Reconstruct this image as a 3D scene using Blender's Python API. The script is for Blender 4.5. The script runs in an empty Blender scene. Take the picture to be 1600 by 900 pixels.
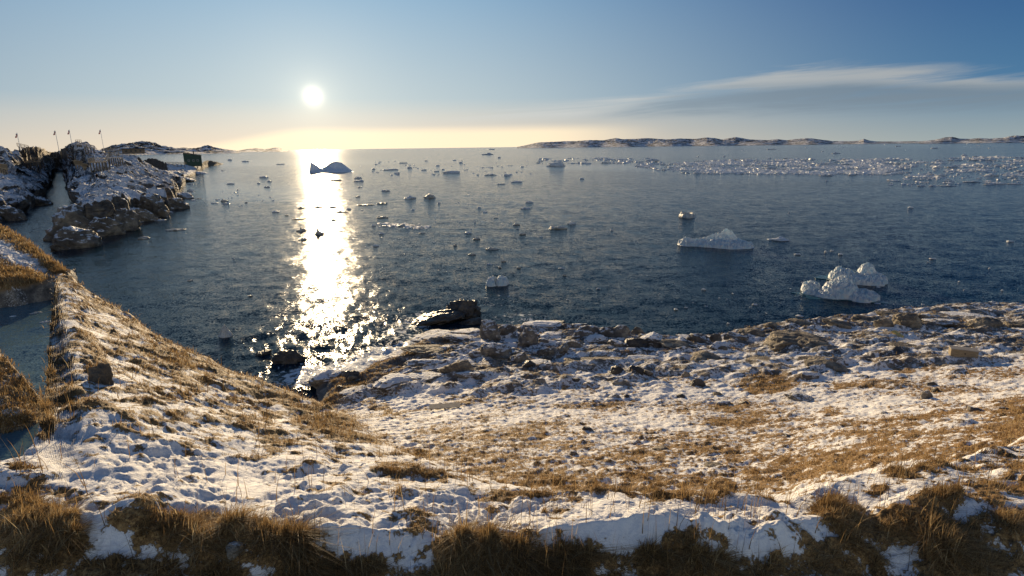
import bpy, math, random
import numpy as np
from mathutils import Vector, Matrix
R = math.radians
rnd = random.Random(7)
S = bpy.context.scene
COL = S.collection

# ------------------------------------------------------------------ camera
F = 900.0; H = 16.0; PITCH = math.atan(220.5/F); ROLL = R(-0.75)
ff = np.array([0, math.cos(PITCH), -math.sin(PITCH)])
r0 = np.array([1.0, 0, 0]); u0 = np.array([0, math.sin(PITCH), math.cos(PITCH)])
rr = math.cos(ROLL)*r0 + math.sin(ROLL)*u0
uu = -math.sin(ROLL)*r0 + math.cos(ROLL)*u0
EYE = np.array([0, 0, H])
cd = bpy.data.cameras.new('camera'); cam = bpy.data.objects.new('camera', cd); COL.objects.link(cam)
cam.matrix_world = Matrix(((rr[0], uu[0], -ff[0], 0), (rr[1], uu[1], -ff[1], 0), (rr[2], uu[2], -ff[2], H), (0, 0, 0, 1)))
cd.sensor_width = 36; cd.lens = 36*F/1600; cd.clip_start = 0.05; cd.clip_end = 200000
S.camera = cam

def ray(u, v):
    return ff + (u-800)/F*rr + (450-v)/F*uu
SUN = ray(489, 150); SUN = SUN/np.linalg.norm(SUN)
sun_el = math.asin(SUN[2]); sun_az = math.atan2(SUN[0], SUN[1])     # azimuth from +Y toward +X

# ------------------------------------------------------------------ world
W = bpy.data.worlds.new('World'); S.world = W; W.use_nodes = True
nt = W.node_tree; N = nt.nodes; L = nt.links; N.clear()
def nd(nt, t, **k):
    n = nt.nodes.new(t)
    for a, b in k.items():
        if a.startswith('i_'): n.inputs[a[2:].replace('_', ' ')].default_value = b
        else: setattr(n, a, b)
    return n
def mth(nt, op, a, b=None, c=None, clamp=False):
    n = nt.nodes.new('ShaderNodeMath'); n.operation = op; n.use_clamp = clamp
    for i, x in enumerate((a, b, c)):
        if x is None: continue
        if isinstance(x, (int, float)): n.inputs[i].default_value = x
        else: nt.links.new(x, n.inputs[i])
    return n.outputs[0]
def mix(nt, fac, a, b, blend='MIX'):
    n = nt.nodes.new('ShaderNodeMix'); n.data_type = 'RGBA'; n.blend_type = blend
    for s, x in ((n.inputs[0], fac), (n.inputs[6], a), (n.inputs[7], b)):
        if isinstance(x, (int, float)): s.default_value = x
        elif isinstance(x, tuple): s.default_value = (x[0], x[1], x[2], 1)
        else: nt.links.new(x, s)
    return n.outputs[2]
def vmath(nt, op, a, b=None, scale=None):
    n = nt.nodes.new('ShaderNodeVectorMath'); n.operation = op
    for i, x in enumerate((a, b)):
        if x is None: continue
        if isinstance(x, tuple): n.inputs[i].default_value = x
        else: nt.links.new(x, n.inputs[i])
    if scale is not None:
        if isinstance(scale, (int, float)): n.inputs['Scale'].default_value = scale
        else: nt.links.new(scale, n.inputs['Scale'])
    return n
def mrange(nt, x, a, b, c=0.0, d=1.0, smooth=True):
    n = nt.nodes.new('ShaderNodeMapRange'); n.interpolation_type = 'SMOOTHSTEP' if smooth else 'LINEAR'
    nt.links.new(x, n.inputs[0])
    for i, q in enumerate((a, b, c, d)): n.inputs[1+i].default_value = q
    return n.outputs[0]
sky = nd(nt, 'ShaderNodeTexSky', sky_type='NISHITA', sun_disc=False, sun_elevation=sun_el, sun_rotation=sun_az,
         altitude=10, air_density=0.85, dust_density=0.35, ozone_density=2.6)
tc = nd(nt, 'ShaderNodeTexCoord'); DIR = tc.outputs['Generated']
dot = mth(nt, 'MAXIMUM', vmath(nt, 'DOT_PRODUCT', DIR, tuple(SUN)).outputs['Value'], 0.0)
sep = nd(nt, 'ShaderNodeSeparateXYZ'); L.new(DIR, sep.inputs[0])
elev = mth(nt, 'ARCSINE', sep.outputs[2])
azim = mth(nt, 'ARCTAN2', sep.outputs[0], sep.outputs[1])
ED = mth(nt, 'MULTIPLY', elev, 57.2958); AD = mth(nt, 'MULTIPLY', azim, 57.2958)
# high thin cloud deck: streaks in (azimuth, elevation)
def ang(u, v):
    d = ray(u, v); d = d/np.linalg.norm(d)
    return math.degrees(math.atan2(d[0], d[1])), math.degrees(math.asin(d[2]))
cc = nd(nt, 'ShaderNodeCombineXYZ')
tilt = mth(nt, 'SUBTRACT', ED, mth(nt, 'MULTIPLY', AD, 0.045))
L.new(mth(nt, 'MULTIPLY', AD, 0.055), cc.inputs[0]); L.new(mth(nt, 'MULTIPLY', tilt, 0.75), cc.inputs[1])
cn = nd(nt, 'ShaderNodeTexNoise', i_Scale=1.0, i_Detail=9.0, i_Roughness=0.62, i_Distortion=0.7); L.new(cc.outputs[0], cn.inputs['Vector'])
cn2 = nd(nt, 'ShaderNodeTexNoise', i_Scale=0.45, i_Detail=3.0); L.new(cc.outputs[0], cn2.inputs['Vector'])
CN = cn.outputs['Fac']
# the cloud is a wedge: apex to the west, widening eastwards
wob = mth(nt, 'MULTIPLY', mth(nt, 'SUBTRACT', CN, 0.5), 4.2)
top = mth(nt, 'ADD', mrange(nt, AD, -6, 24, 2.7, 6.2, False), mrange(nt, AD, 30, 42, 0.0, -1.5))
bot = mrange(nt, AD, 0, 42, 2.35, 2.0)
upper = mrange(nt, mth(nt, 'ADD', mth(nt, 'SUBTRACT', top, ED), wob), -0.3, 1.5)
lower = mrange(nt, mth(nt, 'ADD', mth(nt, 'SUBTRACT', ED, bot), mth(nt, 'MULTIPLY', wob, 0.18)), -0.15, 0.75)
azm = mrange(nt, AD, -13, 0)
cmask = mth(nt, 'MULTIPLY', mth(nt, 'MULTIPLY', upper, lower), azm)
cmask = mth(nt, 'MULTIPLY', cmask, mrange(nt, CN, 0.30, 0.58, 0.30, 1.0))
# thick part (grey-blue base) sits in the lower half
thick = mth(nt, 'MULTIPLY', mrange(nt, mth(nt, 'ADD', mth(nt, 'SUBTRACT', mth(nt, 'ADD', mrange(nt, AD, 3, 20, 2.7, 4.9), mrange(nt, AD, 28, 41, 0.0, -0.9)), ED), mth(nt, 'MULTIPLY', wob, 0.35)), -0.3, 0.7), mrange(nt, AD, 3, 14))
# colours of the sky
zen = mix(nt, mrange(nt, ED, 0, 16), sky.outputs[0], sky.outputs[0])
raw = vmath(nt, 'SCALE', zen, scale=0.10).outputs[0]
den = vmath(nt, 'ADD', vmath(nt, 'SCALE', raw, scale=1.3).outputs[0], (1, 1, 1)).outputs[0]      # a clear Arctic sky: hardly any haze round the sun
nis = vmath(nt, 'DIVIDE', raw, den).outputs[0]
toward = mrange(nt, mth(nt, 'ARCCOSINE', mth(nt, 'MINIMUM', dot, 0.99999)), 1.05, 0.10)
hor = mix(nt, toward, (0.29, 0.34, 0.34), (0.74, 0.58, 0.42))
midc = mix(nt, toward, (0.062, 0.165, 0.29), (0.40, 0.47, 0.49))
zenc = mix(nt, toward, (0.017, 0.068, 0.205), (0.20, 0.345, 0.49))
grad = mix(nt, mrange(nt, ED, 3.0, 13.5, smooth=False), mix(nt, mrange(nt, ED, -0.5, 4.5, smooth=False), hor, midc), zenc)
grad = mix(nt, mrange(nt, ED, 13, 60), grad, (0.013, 0.042, 0.115))
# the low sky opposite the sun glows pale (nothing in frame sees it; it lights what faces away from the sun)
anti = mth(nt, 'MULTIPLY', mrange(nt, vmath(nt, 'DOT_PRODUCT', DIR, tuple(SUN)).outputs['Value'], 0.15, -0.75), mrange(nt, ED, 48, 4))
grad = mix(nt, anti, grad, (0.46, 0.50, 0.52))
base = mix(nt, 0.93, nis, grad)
ccol = mix(nt, thick, (0.44, 0.45, 0.44), (0.195, 0.25, 0.30))
ccol = mix(nt, mrange(nt, AD, -6, 34), vmath(nt, 'SCALE', ccol, scale=1.15).outputs[0], vmath(nt, 'SCALE', ccol, scale=0.80).outputs[0])
skyc = mix(nt, mth(nt, 'MULTIPLY', cmask, 0.8), base, ccol)
# pale warm haze band low over the sea, strongest under the sun
edge = mth(nt, 'ADD', mrange(nt, AD, -30, -18, 0.1, 1.75), mth(nt, 'MULTIPLY', mth(nt, 'SUBTRACT', cn2.outputs['Fac'], 0.5), 0.9))
band = mth(nt, 'MULTIPLY', mrange(nt, mth(nt, 'SUBTRACT', edge, ED), -0.5, 0.45), mth(nt, 'MULTIPLY', mrange(nt, AD, -36, -24), mrange(nt, AD, 2, 16, 1.0, 0.0)))
skyc = mix(nt, mth(nt, 'MULTIPLY', band, 0.62), skyc, (1.0, 0.80, 0.52))
# aureole of the sun
def lobe(p, col):
    return vmath(nt, 'SCALE', tuple(col), scale=mth(nt, 'POWER', dot, p)).outputs[0]
acc = skyc
for p, c in ((90000, (110, 100, 80)), (12000, (0.7, 0.6, 0.45)), (1500, (0.12, 0.105, 0.07)), (160, (0.10, 0.085, 0.055)), (14, (0.05, 0.05, 0.04))):
    acc = vmath(nt, 'ADD', acc, lobe(p, c)).outputs[0]
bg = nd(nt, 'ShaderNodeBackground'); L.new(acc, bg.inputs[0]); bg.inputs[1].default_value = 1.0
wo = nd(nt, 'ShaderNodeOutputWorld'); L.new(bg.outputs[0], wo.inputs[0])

# ------------------------------------------------------------------ sun, exposure
sl = bpy.data.lights.new('sun', 'SUN'); sl.energy = 5.0; sl.angle = R(0.6); sl.color = (1.0, 0.76, 0.46)
so = bpy.data.objects.new('sun', sl); COL.objects.link(so)
LAMP = (math.cos(R(8.3))*math.sin(sun_az), math.cos(R(8.3))*math.cos(sun_az), math.sin(R(8.3)))   # the stitched panorama squeezes heights: its shadows belong to a sun of about eight degrees
so.rotation_euler = Vector(LAMP).to_track_quat('Z', 'Y').to_euler()
S.view_settings.view_transform = 'Standard'; S.view_settings.look = 'None'
S.view_settings.exposure = 0.35; S.view_settings.gamma = 1.0
try: S.view_settings.use_curve_mapping = False
except Exception: pass
S.cycles.use_denoising = True
S.cycles.sample_clamp_indirect = 6.0; S.cycles.sample_clamp_direct = 30.0
S.cycles.max_bounces = 5; S.cycles.diffuse_bounces = 2; S.cycles.glossy_bounces = 3; S.cycles.transmission_bounces = 2
S.cycles.caustics_reflective = False; S.cycles.caustics_refractive = False

# ------------------------------------------------------------------ helpers: noise
_p = np.random.RandomState(3).permutation(256); PERM = np.concatenate([_p, _p, _p])
_g = np.random.RandomState(5).normal(size=(256, 3)); _g /= np.linalg.norm(_g, axis=1)[:, None]
_a = np.random.RandomState(8).uniform(0, 2*np.pi, 256); G2 = np.stack([np.cos(_a), np.sin(_a)], 1)
def fade(t): return t*t*t*(t*(t*6-15)+10)
def perlin2(x, y):
    xi = np.floor(x).astype(np.int64); yi = np.floor(y).astype(np.int64); xf = x-xi; yf = y-yi
    u = fade(xf); v = fade(yf)
    def g(ix, iy, fx, fy):
        h = PERM[(PERM[ix & 255] + iy) & 255]; q = G2[h]; return q[..., 0]*fx + q[..., 1]*fy
    a = g(xi, yi, xf, yf); b = g(xi+1, yi, xf-1, yf); c = g(xi, yi+1, xf, yf-1); d = g(xi+1, yi+1, xf-1, yf-1)
    return 1.5*((a+(b-a)*u) + ((c+(d-c)*u)-(a+(b-a)*u))*v)
def perlin3(P):
    i = np.floor(P).astype(np.int64); f = P-i; w = fade(f); out = 0
    for dx in (0, 1):
        for dy in (0, 1):
            for dz in (0, 1):
                h = PERM[(PERM[(PERM[(i[:, 0]+dx) & 255] + i[:, 1]+dy) & 255] + i[:, 2]+dz) & 255]
                q = _g[h]; d = (q*(f-np.array([dx, dy, dz]))).sum(1)
                ww = (w[:, 0] if dx else 1-w[:, 0])*(w[:, 1] if dy else 1-w[:, 1])*(w[:, 2] if dz else 1-w[:, 2])
                out = out + d*ww
    return out*1.5
def fbm2(x, y, s, o=4, g=0.5, seed=0, billow=False):
    r = 0; a = 1; t = 0
    for k in range(o):
        n = perlin2(x*s+17.3*k+seed*9.7, y*s-11.1*k+seed*5.3)
        if billow: n = 1-np.abs(n)*2 if billow == 'ridge' else np.abs(n)*2-0.5
        r = r+a*n; t += a; a *= g; s *= 2.03
    return r/t
def sstep(a, b, x):
    t = np.clip((x-a)/(b-a), 0, 1); return t*t*(3-2*t)

def project(x, y, z):
    d = np.stack([x, y, z-H], -1); a = d@ff; b = d@rr; c = d@uu
    a = np.where(a < 1e-3, 1e-3, a)
    return 800+F*b/a, 450-F*c/a
def at_z(u, v, z):
    d = ray(u, v); t = (z-H)/d[2]; return EYE+d*t
def at_r(u, v, r):
    d = ray(u, v); return EYE+d*(r/math.hypot(d[0], d[1]))
def mpp(p):                                        # metres per photo pixel at a point
    return float(np.dot(np.asarray(p)-EYE, ff))/F

# ------------------------------------------------------------------ helpers: meshes
def mesh_np(name, co, faces_idx, loop_tot, mat, smooth=True, attrs=None):
    me = bpy.data.meshes.new(name)
    me.vertices.add(len(co)); me.vertices.foreach_set('co', np.ascontiguousarray(co, dtype=np.float32).ravel())
    nl = len(faces_idx); me.loops.add(nl); me.loops.foreach_set('vertex_index', np.ascontiguousarray(faces_idx, dtype=np.int32))
    st = np.concatenate([[0], np.cumsum(loop_tot)[:-1]]).astype(np.int32)
    me.polygons.add(len(loop_tot)); me.polygons.foreach_set('loop_start', st)
    me.polygons.foreach_set('use_smooth', np.full(len(loop_tot), smooth, dtype=bool))
    me.update(calc_edges=True); me.validate()
    if mat: me.materials.append(mat)
    for k, v in (attrs or {}).items():
        if v.ndim == 1:
            a = me.attributes.new(k, 'FLOAT', 'POINT'); a.data.foreach_set('value', v.astype(np.float32))
    return me
def grid_faces(n, m):
    i = np.arange(n-1)[:, None]*m+np.arange(m-1)[None, :]
    q = np.stack([i, i+m, i+m+1, i+1], -1).reshape(-1, 4); return q
def link(name, me, parent=None, loc=None):
    o = bpy.data.objects.new(name, me); COL.objects.link(o)
    if parent: o.parent = parent
    if loc is not None: o.location = tuple(float(q) for q in loc)
    return o
def empty(name, loc, rz=0):
    o = bpy.data.objects.new(name, None); COL.objects.link(o); o.location = tuple(float(q) for q in loc); o.rotation_euler.z = rz
    o.empty_display_size = 0.3; return o
LABELS = {}
def tag(o, label=None, cat=None, group=None, kind=None):
    if label: o['label'] = label
    if cat: o['category'] = cat
    if group: o['group'] = group
    if kind: o['kind'] = kind
    return o

class MB:                                          # collects boxes and bars
    def __init__(s): s.v = []; s.f = []
    def add(s, vs, fs):
        b = len(s.v); s.v += [tuple(map(float, q)) for q in vs]; s.f += [tuple(b+i for i in f) for f in fs]
    def box(s, c, d, rz=0):
        c = np.array(c, float); hx, hy, hz = d[0]/2, d[1]/2, d[2]/2; cs, sn = math.cos(rz), math.sin(rz)
        vs = [(c[0]+cs*x-sn*y, c[1]+sn*x+cs*y, c[2]+z) for x in (-hx, hx) for y in (-hy, hy) for z in (-hz, hz)]
        s.add(vs, [(0, 1, 3, 2), (4, 6, 7, 5), (0, 4, 5, 1), (2, 3, 7, 6), (0, 2, 6, 4), (1, 5, 7, 3)])
    def bar(s, a, b, w, h=None, n=4, taper=1.0):
        a = np.array(a, float); b = np.array(b, float); d = b-a; l = np.linalg.norm(d)
        if l < 1e-6: return
        d /= l; up = np.array([0, 0, 1.0]) if abs(d[2]) < .9 else np.array([1.0, 0, 0])
        x = np.cross(d, up); x /= np.linalg.norm(x); y = np.cross(x, d); h = h or w
        vs = []
        for p, k in ((a, 1), (b, taper)):
            for i in range(n):
                t = 2*math.pi*(i+.5)/n; q = 1.414 if n == 4 else 1
                vs.append(p+k*q*(x*math.cos(t)*w/2+y*math.sin(t)*h/2))
        fs = [(i, (i+1) % n, n+(i+1) % n, n+i) for i in range(n)]+[tuple(range(n))[::-1], tuple(range(n, 2*n))]
        s.add(vs, fs)
    def build(s, name, m, parent=None, label=None, bevel=0, smooth=False):
        me = bpy.data.meshes.new(name); me.from_pydata(s.v, [], s.f); me.materials.append(m); me.update()
        if smooth: me.polygons.foreach_set('use_smooth', [True]*len(me.polygons))
        o = link(name, me, parent)
        if bevel:
            md = o.modifiers.new('b', 'BEVEL'); md.width = bevel; md.segments = 2
        if label: o['label'] = label
        return o

# ------------------------------------------------------------------ materials
def newmat(name):
    m = bpy.data.materials.new(name); m.use_nodes = True; m.node_tree.nodes.clear(); return m, m.node_tree
def bsdf(nt, col, rough=0.7, normal=None, spec=0.3, **k):
    b = nt.nodes.new('ShaderNodeBsdfPrincipled')
    if isinstance(col, tuple): b.inputs['Base Color'].default_value = (*col, 1)
    else: nt.links.new(col, b.inputs['Base Color'])
    if isinstance(rough, (int, float)): b.inputs['Roughness'].default_value = rough
    else: nt.links.new(rough, b.inputs['Roughness'])
    b.inputs['Specular IOR Level'].default_value = spec
    if normal is not None: nt.links.new(normal, b.inputs['Normal'])
    for a, q in k.items(): b.inputs[a.replace('_', ' ')].default_value = q
    return b
def out(nt, s):
    o = nt.nodes.new('ShaderNodeOutputMaterial'); nt.links.new(s, o.inputs[0])
def noise(nt, vec, scale, detail=4, rough=0.55, dist=0, out_='Fac'):
    n = nt.nodes.new('ShaderNodeTexNoise'); n.inputs['Scale'].default_value = scale; n.inputs['Detail'].default_value = detail
    n.inputs['Roughness'].default_value = rough; n.inputs['Distortion'].default_value = dist
    if vec is not None: nt.links.new(vec, n.inputs['Vector'])
    return n.outputs[out_]
def bump(nt, h, dist, strength=1.0, normal=None):
    b = nt.nodes.new('ShaderNodeBump'); nt.links.new(h, b.inputs['Height']); b.inputs['Distance'].default_value = dist
    b.inputs['Strength'].default_value = strength
    if normal is not None: nt.links.new(normal, b.inputs['Normal'])
    return b.outputs[0]
def geo(nt): return nt.nodes.new('ShaderNodeNewGeometry')
def attr(nt, name):
    a = nt.nodes.new('ShaderNodeAttribute'); a.attribute_name = name; return a.outputs['Fac']
def scaled(nt, vec, s):
    n = nt.nodes.new('ShaderNodeMapping'); nt.links.new(vec, n.inputs[0]); n.inputs['Scale'].default_value = s; return n.outputs[0]
def ramp(nt, fac, stops):
    r = nt.nodes.new('ShaderNodeValToRGB'); nt.links.new(fac, r.inputs[0]); e = r.color_ramp.elements
    while len(e) < len(stops): e.new(0.5)
    for x, (p, c) in zip(e, stops): x.position = p; x.color = (*c, 1)
    return r.outputs[0]

def rock_colour(nt, P, sc=1.0):
    a = noise(nt, P, 1.1*sc, 8, 0.65); b = noise(nt, scaled(nt, P, (1, 1, 3.5)), 2.6*sc, 6, 0.6, 1.2)
    c = ramp(nt, a, [(0.30, (0.055, 0.050, 0.046)), (0.48, (0.16, 0.145, 0.125)), (0.62, (0.38, 0.34, 0.275)), (0.8, (0.23, 0.205, 0.175))])
    return mix(nt, mrange(nt, b, 0.45, 0.68, 0.0, 0.55), c, (0.075, 0.066, 0.058))

def make_ground_mat():
    m, nt = newmat('ground'); g = geo(nt); P = g.outputs['Position']
    gr = attr(nt, 'grass'); rk = attr(nt, 'rock')
    lo = noise(nt, P, 1.3, 5, 0.6); mid = noise(nt, P, 7.0, 6, 0.68, 0.4); hi = noise(nt, P, 34, 5, 0.6)
    v = mth(nt, 'ADD', mth(nt, 'MULTIPLY', gr, 1.0), mth(nt, 'ADD', mth(nt, 'MULTIPLY', mth(nt, 'SUBTRACT', mid, 0.5), 1.5), mth(nt, 'MULTIPLY', mth(nt, 'SUBTRACT', hi, 0.5), 0.7)))
    bare = mrange(nt, v, 0.40, 0.52)
    soil = ramp(nt, hi, [(0.25, (0.05, 0.03, 0.015)), (0.45, (0.20, 0.115, 0.045)), (0.6, (0.40, 0.25, 0.10)), (0.8, (0.52, 0.37, 0.18))])
    snow = mix(nt, lo, (0.82, 0.80, 0.77), (0.89, 0.88, 0.86))
    rc = rock_colour(nt, P, 1.0)
    under = mix(nt, rk, soil, rc)
    col = mix(nt, bare, snow, under)
    h = mth(nt, 'ADD', mth(nt, 'MULTIPLY', mid, 0.05), mth(nt, 'MULTIPLY', hi, 0.010))
    h = mth(nt, 'ADD', h, mth(nt, 'MULTIPLY', bare, -0.02))
    b = bsdf(nt, col, 0.75, bump(nt, h, 1.0, 0.8), 0.25)
    out(nt, b.outputs[0]); return m
def make_far_mat(name, sc, snow_lo, snow_hi, dark=1.0, bmp=0.5, stretch=(1, 1, 1), det=8):
    m, nt = newmat(name); g = geo(nt); P = scaled(nt, g.outputs['Position'], stretch)
    n1 = noise(nt, P, sc, det, 0.60, 0.9); n2 = noise(nt, P, sc*4, 4, 0.6)
    sx = nt.nodes.new('ShaderNodeSeparateXYZ'); nt.links.new(g.outputs['Normal'], sx.inputs[0])
    f = mth(nt, 'ADD', mth(nt, 'MULTIPLY', sx.outputs[2], 0.55), mth(nt, 'ADD', mth(nt, 'MULTIPLY', n1, 1.2), mth(nt, 'MULTIPLY', n2, 0.5)))
    s = mrange(nt, f, snow_lo, snow_hi)
    rc = ramp(nt, n2, [(0.3, (0.03*dark, 0.026*dark, 0.022*dark)), (0.5, (0.11*dark, 0.09*dark, 0.07*dark)), (0.7, (0.24*dark, 0.18*dark, 0.11*dark))])
    lowz = nt.nodes.new('ShaderNodeSeparateXYZ'); nt.links.new(g.outputs['Position'], lowz.inputs[0])
    s = mth(nt, 'MULTIPLY', s, mrange(nt, lowz.outputs[2], 0.3, 1.6))
    col = mix(nt, s, rc, (0.80, 0.80, 0.80))
    b = bsdf(nt, col, 0.8, bump(nt, n1, bmp/sc*0.5, 1.0), 0.3); out(nt, b.outputs[0]); return m
def make_rock_mat(name, snow=(0.55, 0.75), tint=(1, 1, 1), wet=0.0, k=1.0):
    m, nt = newmat(name); g = geo(nt); tcn = nt.nodes.new('ShaderNodeTexCoord'); P = g.outputs['Position']
    c = rock_colour(nt, P, k); c = mix(nt, 1.0, c, tint, 'MULTIPLY')
    n1 = noise(nt, P, 2.2*k, 7, 0.65); n2 = noise(nt, P, 9*k, 5, 0.6)
    sx = nt.nodes.new('ShaderNodeSeparateXYZ'); nt.links.new(g.outputs['Normal'], sx.inputs[0])
    f = mth(nt, 'ADD', mth(nt, 'MULTIPLY', sx.outputs[2], 0.62), mth(nt, 'ADD', mth(nt, 'MULTIPLY', mth(nt, 'SUBTRACT', n1, 0.5), 0.9), mth(nt, 'MULTIPLY', mth(nt, 'SUBTRACT', n2, 0.5), 0.5)))
    s = mrange(nt, f, *snow)
    col = mix(nt, s, c, (0.82, 0.82, 0.81))
    h = mth(nt, 'ADD', n1, mth(nt, 'MULTIPLY', n2, 0.35))
    b = bsdf(nt, col, 0.75-0.45*wet, bump(nt, h, 0.22/k, 0.9), 0.35+0.3*wet); out(nt, b.outputs[0]); return m
def make_ice_mat(name, c1, c2, rough=0.45, sss=0.0, trans=0.38):
    m, nt = newmat(name); g = geo(nt); P = g.outputs['Position']
    n = noise(nt, P, 1.6, 6, 0.6); n2 = noise(nt, P, 6.0, 4, 0.6)
    col = mix(nt, mrange(nt, n, 0.35, 0.65), c1, c2)
    b = bsdf(nt, col, rough, bump(nt, mth(nt, 'ADD', n, mth(nt, 'MULTIPLY', n2, 0.4)), 0.16, 0.9), 0.4)
    if sss:
        b.inputs['Subsurface Weight'].default_value = sss; b.inputs['Subsurface Radius'].default_value = (0.25, 0.5, 0.7); b.inputs['Subsurface Scale'].default_value = 0.6
    tr = nt.nodes.new('ShaderNodeBsdfTranslucent'); nt.links.new(col, tr.inputs[0]); ms = nt.nodes.new('ShaderNodeMixShader'); ms.inputs[0].default_value = trans
    nt.links.new(b.outputs[0], ms.inputs[1]); nt.links.new(tr.outputs[0], ms.inputs[2])
    out(nt, ms.outputs[0]); return m
def simple_mat(name, c1, c2, sc, rough=0.8, stretch=(1, 1, 1), bm=0.01):
    m, nt = newmat(name); tcn = nt.nodes.new('ShaderNodeTexCoord'); P = scaled(nt, tcn.outputs['Object'], stretch)
    n = noise(nt, P, sc, 6, 0.65, 0.3); col = mix(nt, mrange(nt, n, 0.35, 0.65), c1, c2)
    b = bsdf(nt, col, rough, bump(nt, n, bm, 0.8)); out(nt, b.outputs[0]); return m
def make_grass_mat():
    m, nt = newmat('dry_grass'); t = attr(nt, 'tone'); h = attr(nt, 'along')
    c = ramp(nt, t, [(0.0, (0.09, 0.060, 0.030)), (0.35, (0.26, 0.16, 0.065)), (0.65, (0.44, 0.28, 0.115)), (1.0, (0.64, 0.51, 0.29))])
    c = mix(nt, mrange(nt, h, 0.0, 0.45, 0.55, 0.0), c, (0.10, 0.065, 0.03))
    d = bsdf(nt, c, 0.6, None, 0.25); tr = nt.nodes.new('ShaderNodeBsdfTranslucent'); nt.links.new(c, tr.inputs[0])
    ms = nt.nodes.new('ShaderNodeMixShader'); ms.inputs[0].default_value = 0.4
    nt.links.new(d.outputs[0], ms.inputs[1]); nt.links.new(tr.outputs[0], ms.inputs[2]); out(nt, ms.outputs[0]); return m
def make_sea_mat():
    m, nt = newmat('sea'); g = geo(nt); P = g.outputs['Position']
    P2 = scaled(nt, P, (0.75, 1.0, 1.0)); chop = attr(nt, 'chop'); foam = attr(nt, 'foam')
    big = noise(nt, scaled(nt, P, (0.22, 1.0, 1.0)), 0.012, 4, 0.55, 0.5)
    streak = noise(nt, scaled(nt, P, (0.10, 1.0, 1.0)), 0.030, 5, 0.6, 0.8)
    sx = nt.nodes.new('ShaderNodeSeparateXYZ')
    s = vmath(nt, 'SCALE', vmath(nt, 'SUBTRACT', noise(nt, P2, 0.40, 2, 0.5, 0.6, 'Color'), (.5, .5, .5)).outputs[0], scale=0.22).outputs[0]
    s2 = vmath(nt, 'SCALE', vmath(nt, 'SUBTRACT', noise(nt, P2, 1.9, 2, 0.55, 0.4, 'Color'), (.5, .5, .5)).outputs[0], scale=0.34).outputs[0]
    s3 = vmath(nt, 'SCALE', vmath(nt, 'SUBTRACT', noise(nt, P2, 8.5, 4, 0.65, 0.3, 'Color'), (.5, .5, .5)).outputs[0], scale=1.15).outputs[0]
    tot = vmath(nt, 'ADD', vmath(nt, 'ADD', s, s2).outputs[0], s3).outputs[0]
    amp = mth(nt, 'MULTIPLY', mrange(nt, big, 0.35, 0.66, 0.95, 1.35), mrange(nt, streak, 0.40, 0.60, 1.0, 1.0))
    amp = mth(nt, 'MULTIPLY', amp, mrange(nt, chop, 0, 1, 1.0, 1.35, False))
    calm = attr(nt, 'calm')
    amp = mth(nt, 'MULTIPLY', amp, mrange(nt, calm, 0, 1, 1.0, 0.35, False))
    tot = vmath(nt, 'SCALE', tot, scale=amp).outputs[0]
    tot = vmath(nt, 'MULTIPLY', tot, (0.44, 1.05, 0)).outputs[0]
    nn = vmath(nt, 'NORMALIZE', vmath(nt, 'ADD', tot, g.outputs['Normal']).outputs[0]).outputs[0]
    fn = noise(nt, P, 1.7, 7, 0.7, 0.8)
    fm = mrange(nt, mth(nt, 'ADD', foam, mth(nt, 'MULTIPLY', mth(nt, 'SUBTRACT', fn, 0.5), 2.4)), 0.60, 0.80)
    fm = mth(nt, 'MULTIPLY', fm, mrange(nt, foam, 0.02, 0.2))
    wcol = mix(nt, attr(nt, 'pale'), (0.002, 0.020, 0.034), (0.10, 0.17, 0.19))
    col = mix(nt, fm, wcol, (0.70, 0.74, 0.74))
    ro = mrange(nt, fm, 0, 1, 0.10, 0.7, False)
    b = bsdf(nt, col, ro, nn, 0.13); b.inputs['IOR'].default_value = 1.333
    out(nt, b.outputs[0]); return m

M = {}
M['ground'] = make_ground_mat(); M['sea'] = make_sea_mat(); M['grass'] = make_grass_mat()
M['headland'] = make_far_mat('headland', 0.11, 1.10, 1.22, 1.35, 1.2, (1, 1, 1.6), 5)
M['hills'] = make_far_mat('hills', 0.012, 1.29, 1.48, 0.35, 0.5, (1, 1, 3))
M['rock'] = make_rock_mat('rock', (0.46, 0.60)); M['rock_bare'] = make_rock_mat('rock_bare', (0.80, 0.95), (1.15, 1.08, 0.95))
M['rock_dark'] = make_rock_mat('rock_dark', (0.9, 1.1), (0.38, 0.36, 0.34), 0.7); M['rock_snowy'] = make_rock_mat('rock_snowy', (0.34, 0.46))
M['rock_far'] = make_rock_mat('rock_far', (0.42, 0.56), (1.0, 0.92, 0.8), 0.3, 0.35)
M['ice'] = make_ice_mat('ice', (0.80, 0.86, 0.88), (0.94, 0.94, 0.92), trans=0.24); M['ice_big'] = make_ice_mat('ice_big', (0.66, 0.84, 0.91), (0.95, 0.95, 0.93), 0.4, 0.0, 0.34)
M['ice_fin'] = make_ice_mat('ice_fin', (0.86, 0.91, 0.93), (0.95, 0.95, 0.94), 0.4, 0.0, 0.10)
M['brash'] = make_ice_mat('brash', (0.80, 0.84, 0.86), (0.94, 0.94, 0.92), 0.5, 0.0, 0.14)
M['ice_dirty_backlit'] = make_ice_mat('ice_dirty_backlit', (0.50, 0.47, 0.39), (0.80, 0.77, 0.68), trans=0.2)  # brownish ice; also the backlit shade painted onto floes in the glitter
M['ledge'] = make_ice_mat('ledge', (0.012, 0.075, 0.10), (0.03, 0.14, 0.16), 0.15, 0, 0.0)
M['wood'] = simple_mat('wood', (0.42, 0.29, 0.17), (0.60, 0.45, 0.28), 4, 0.85, (1, 8, 1))
M['wood_grey'] = simple_mat('wood_grey', (0.28, 0.25, 0.21), (0.45, 0.41, 0.35), 5, 0.85, (1, 9, 1))
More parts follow.
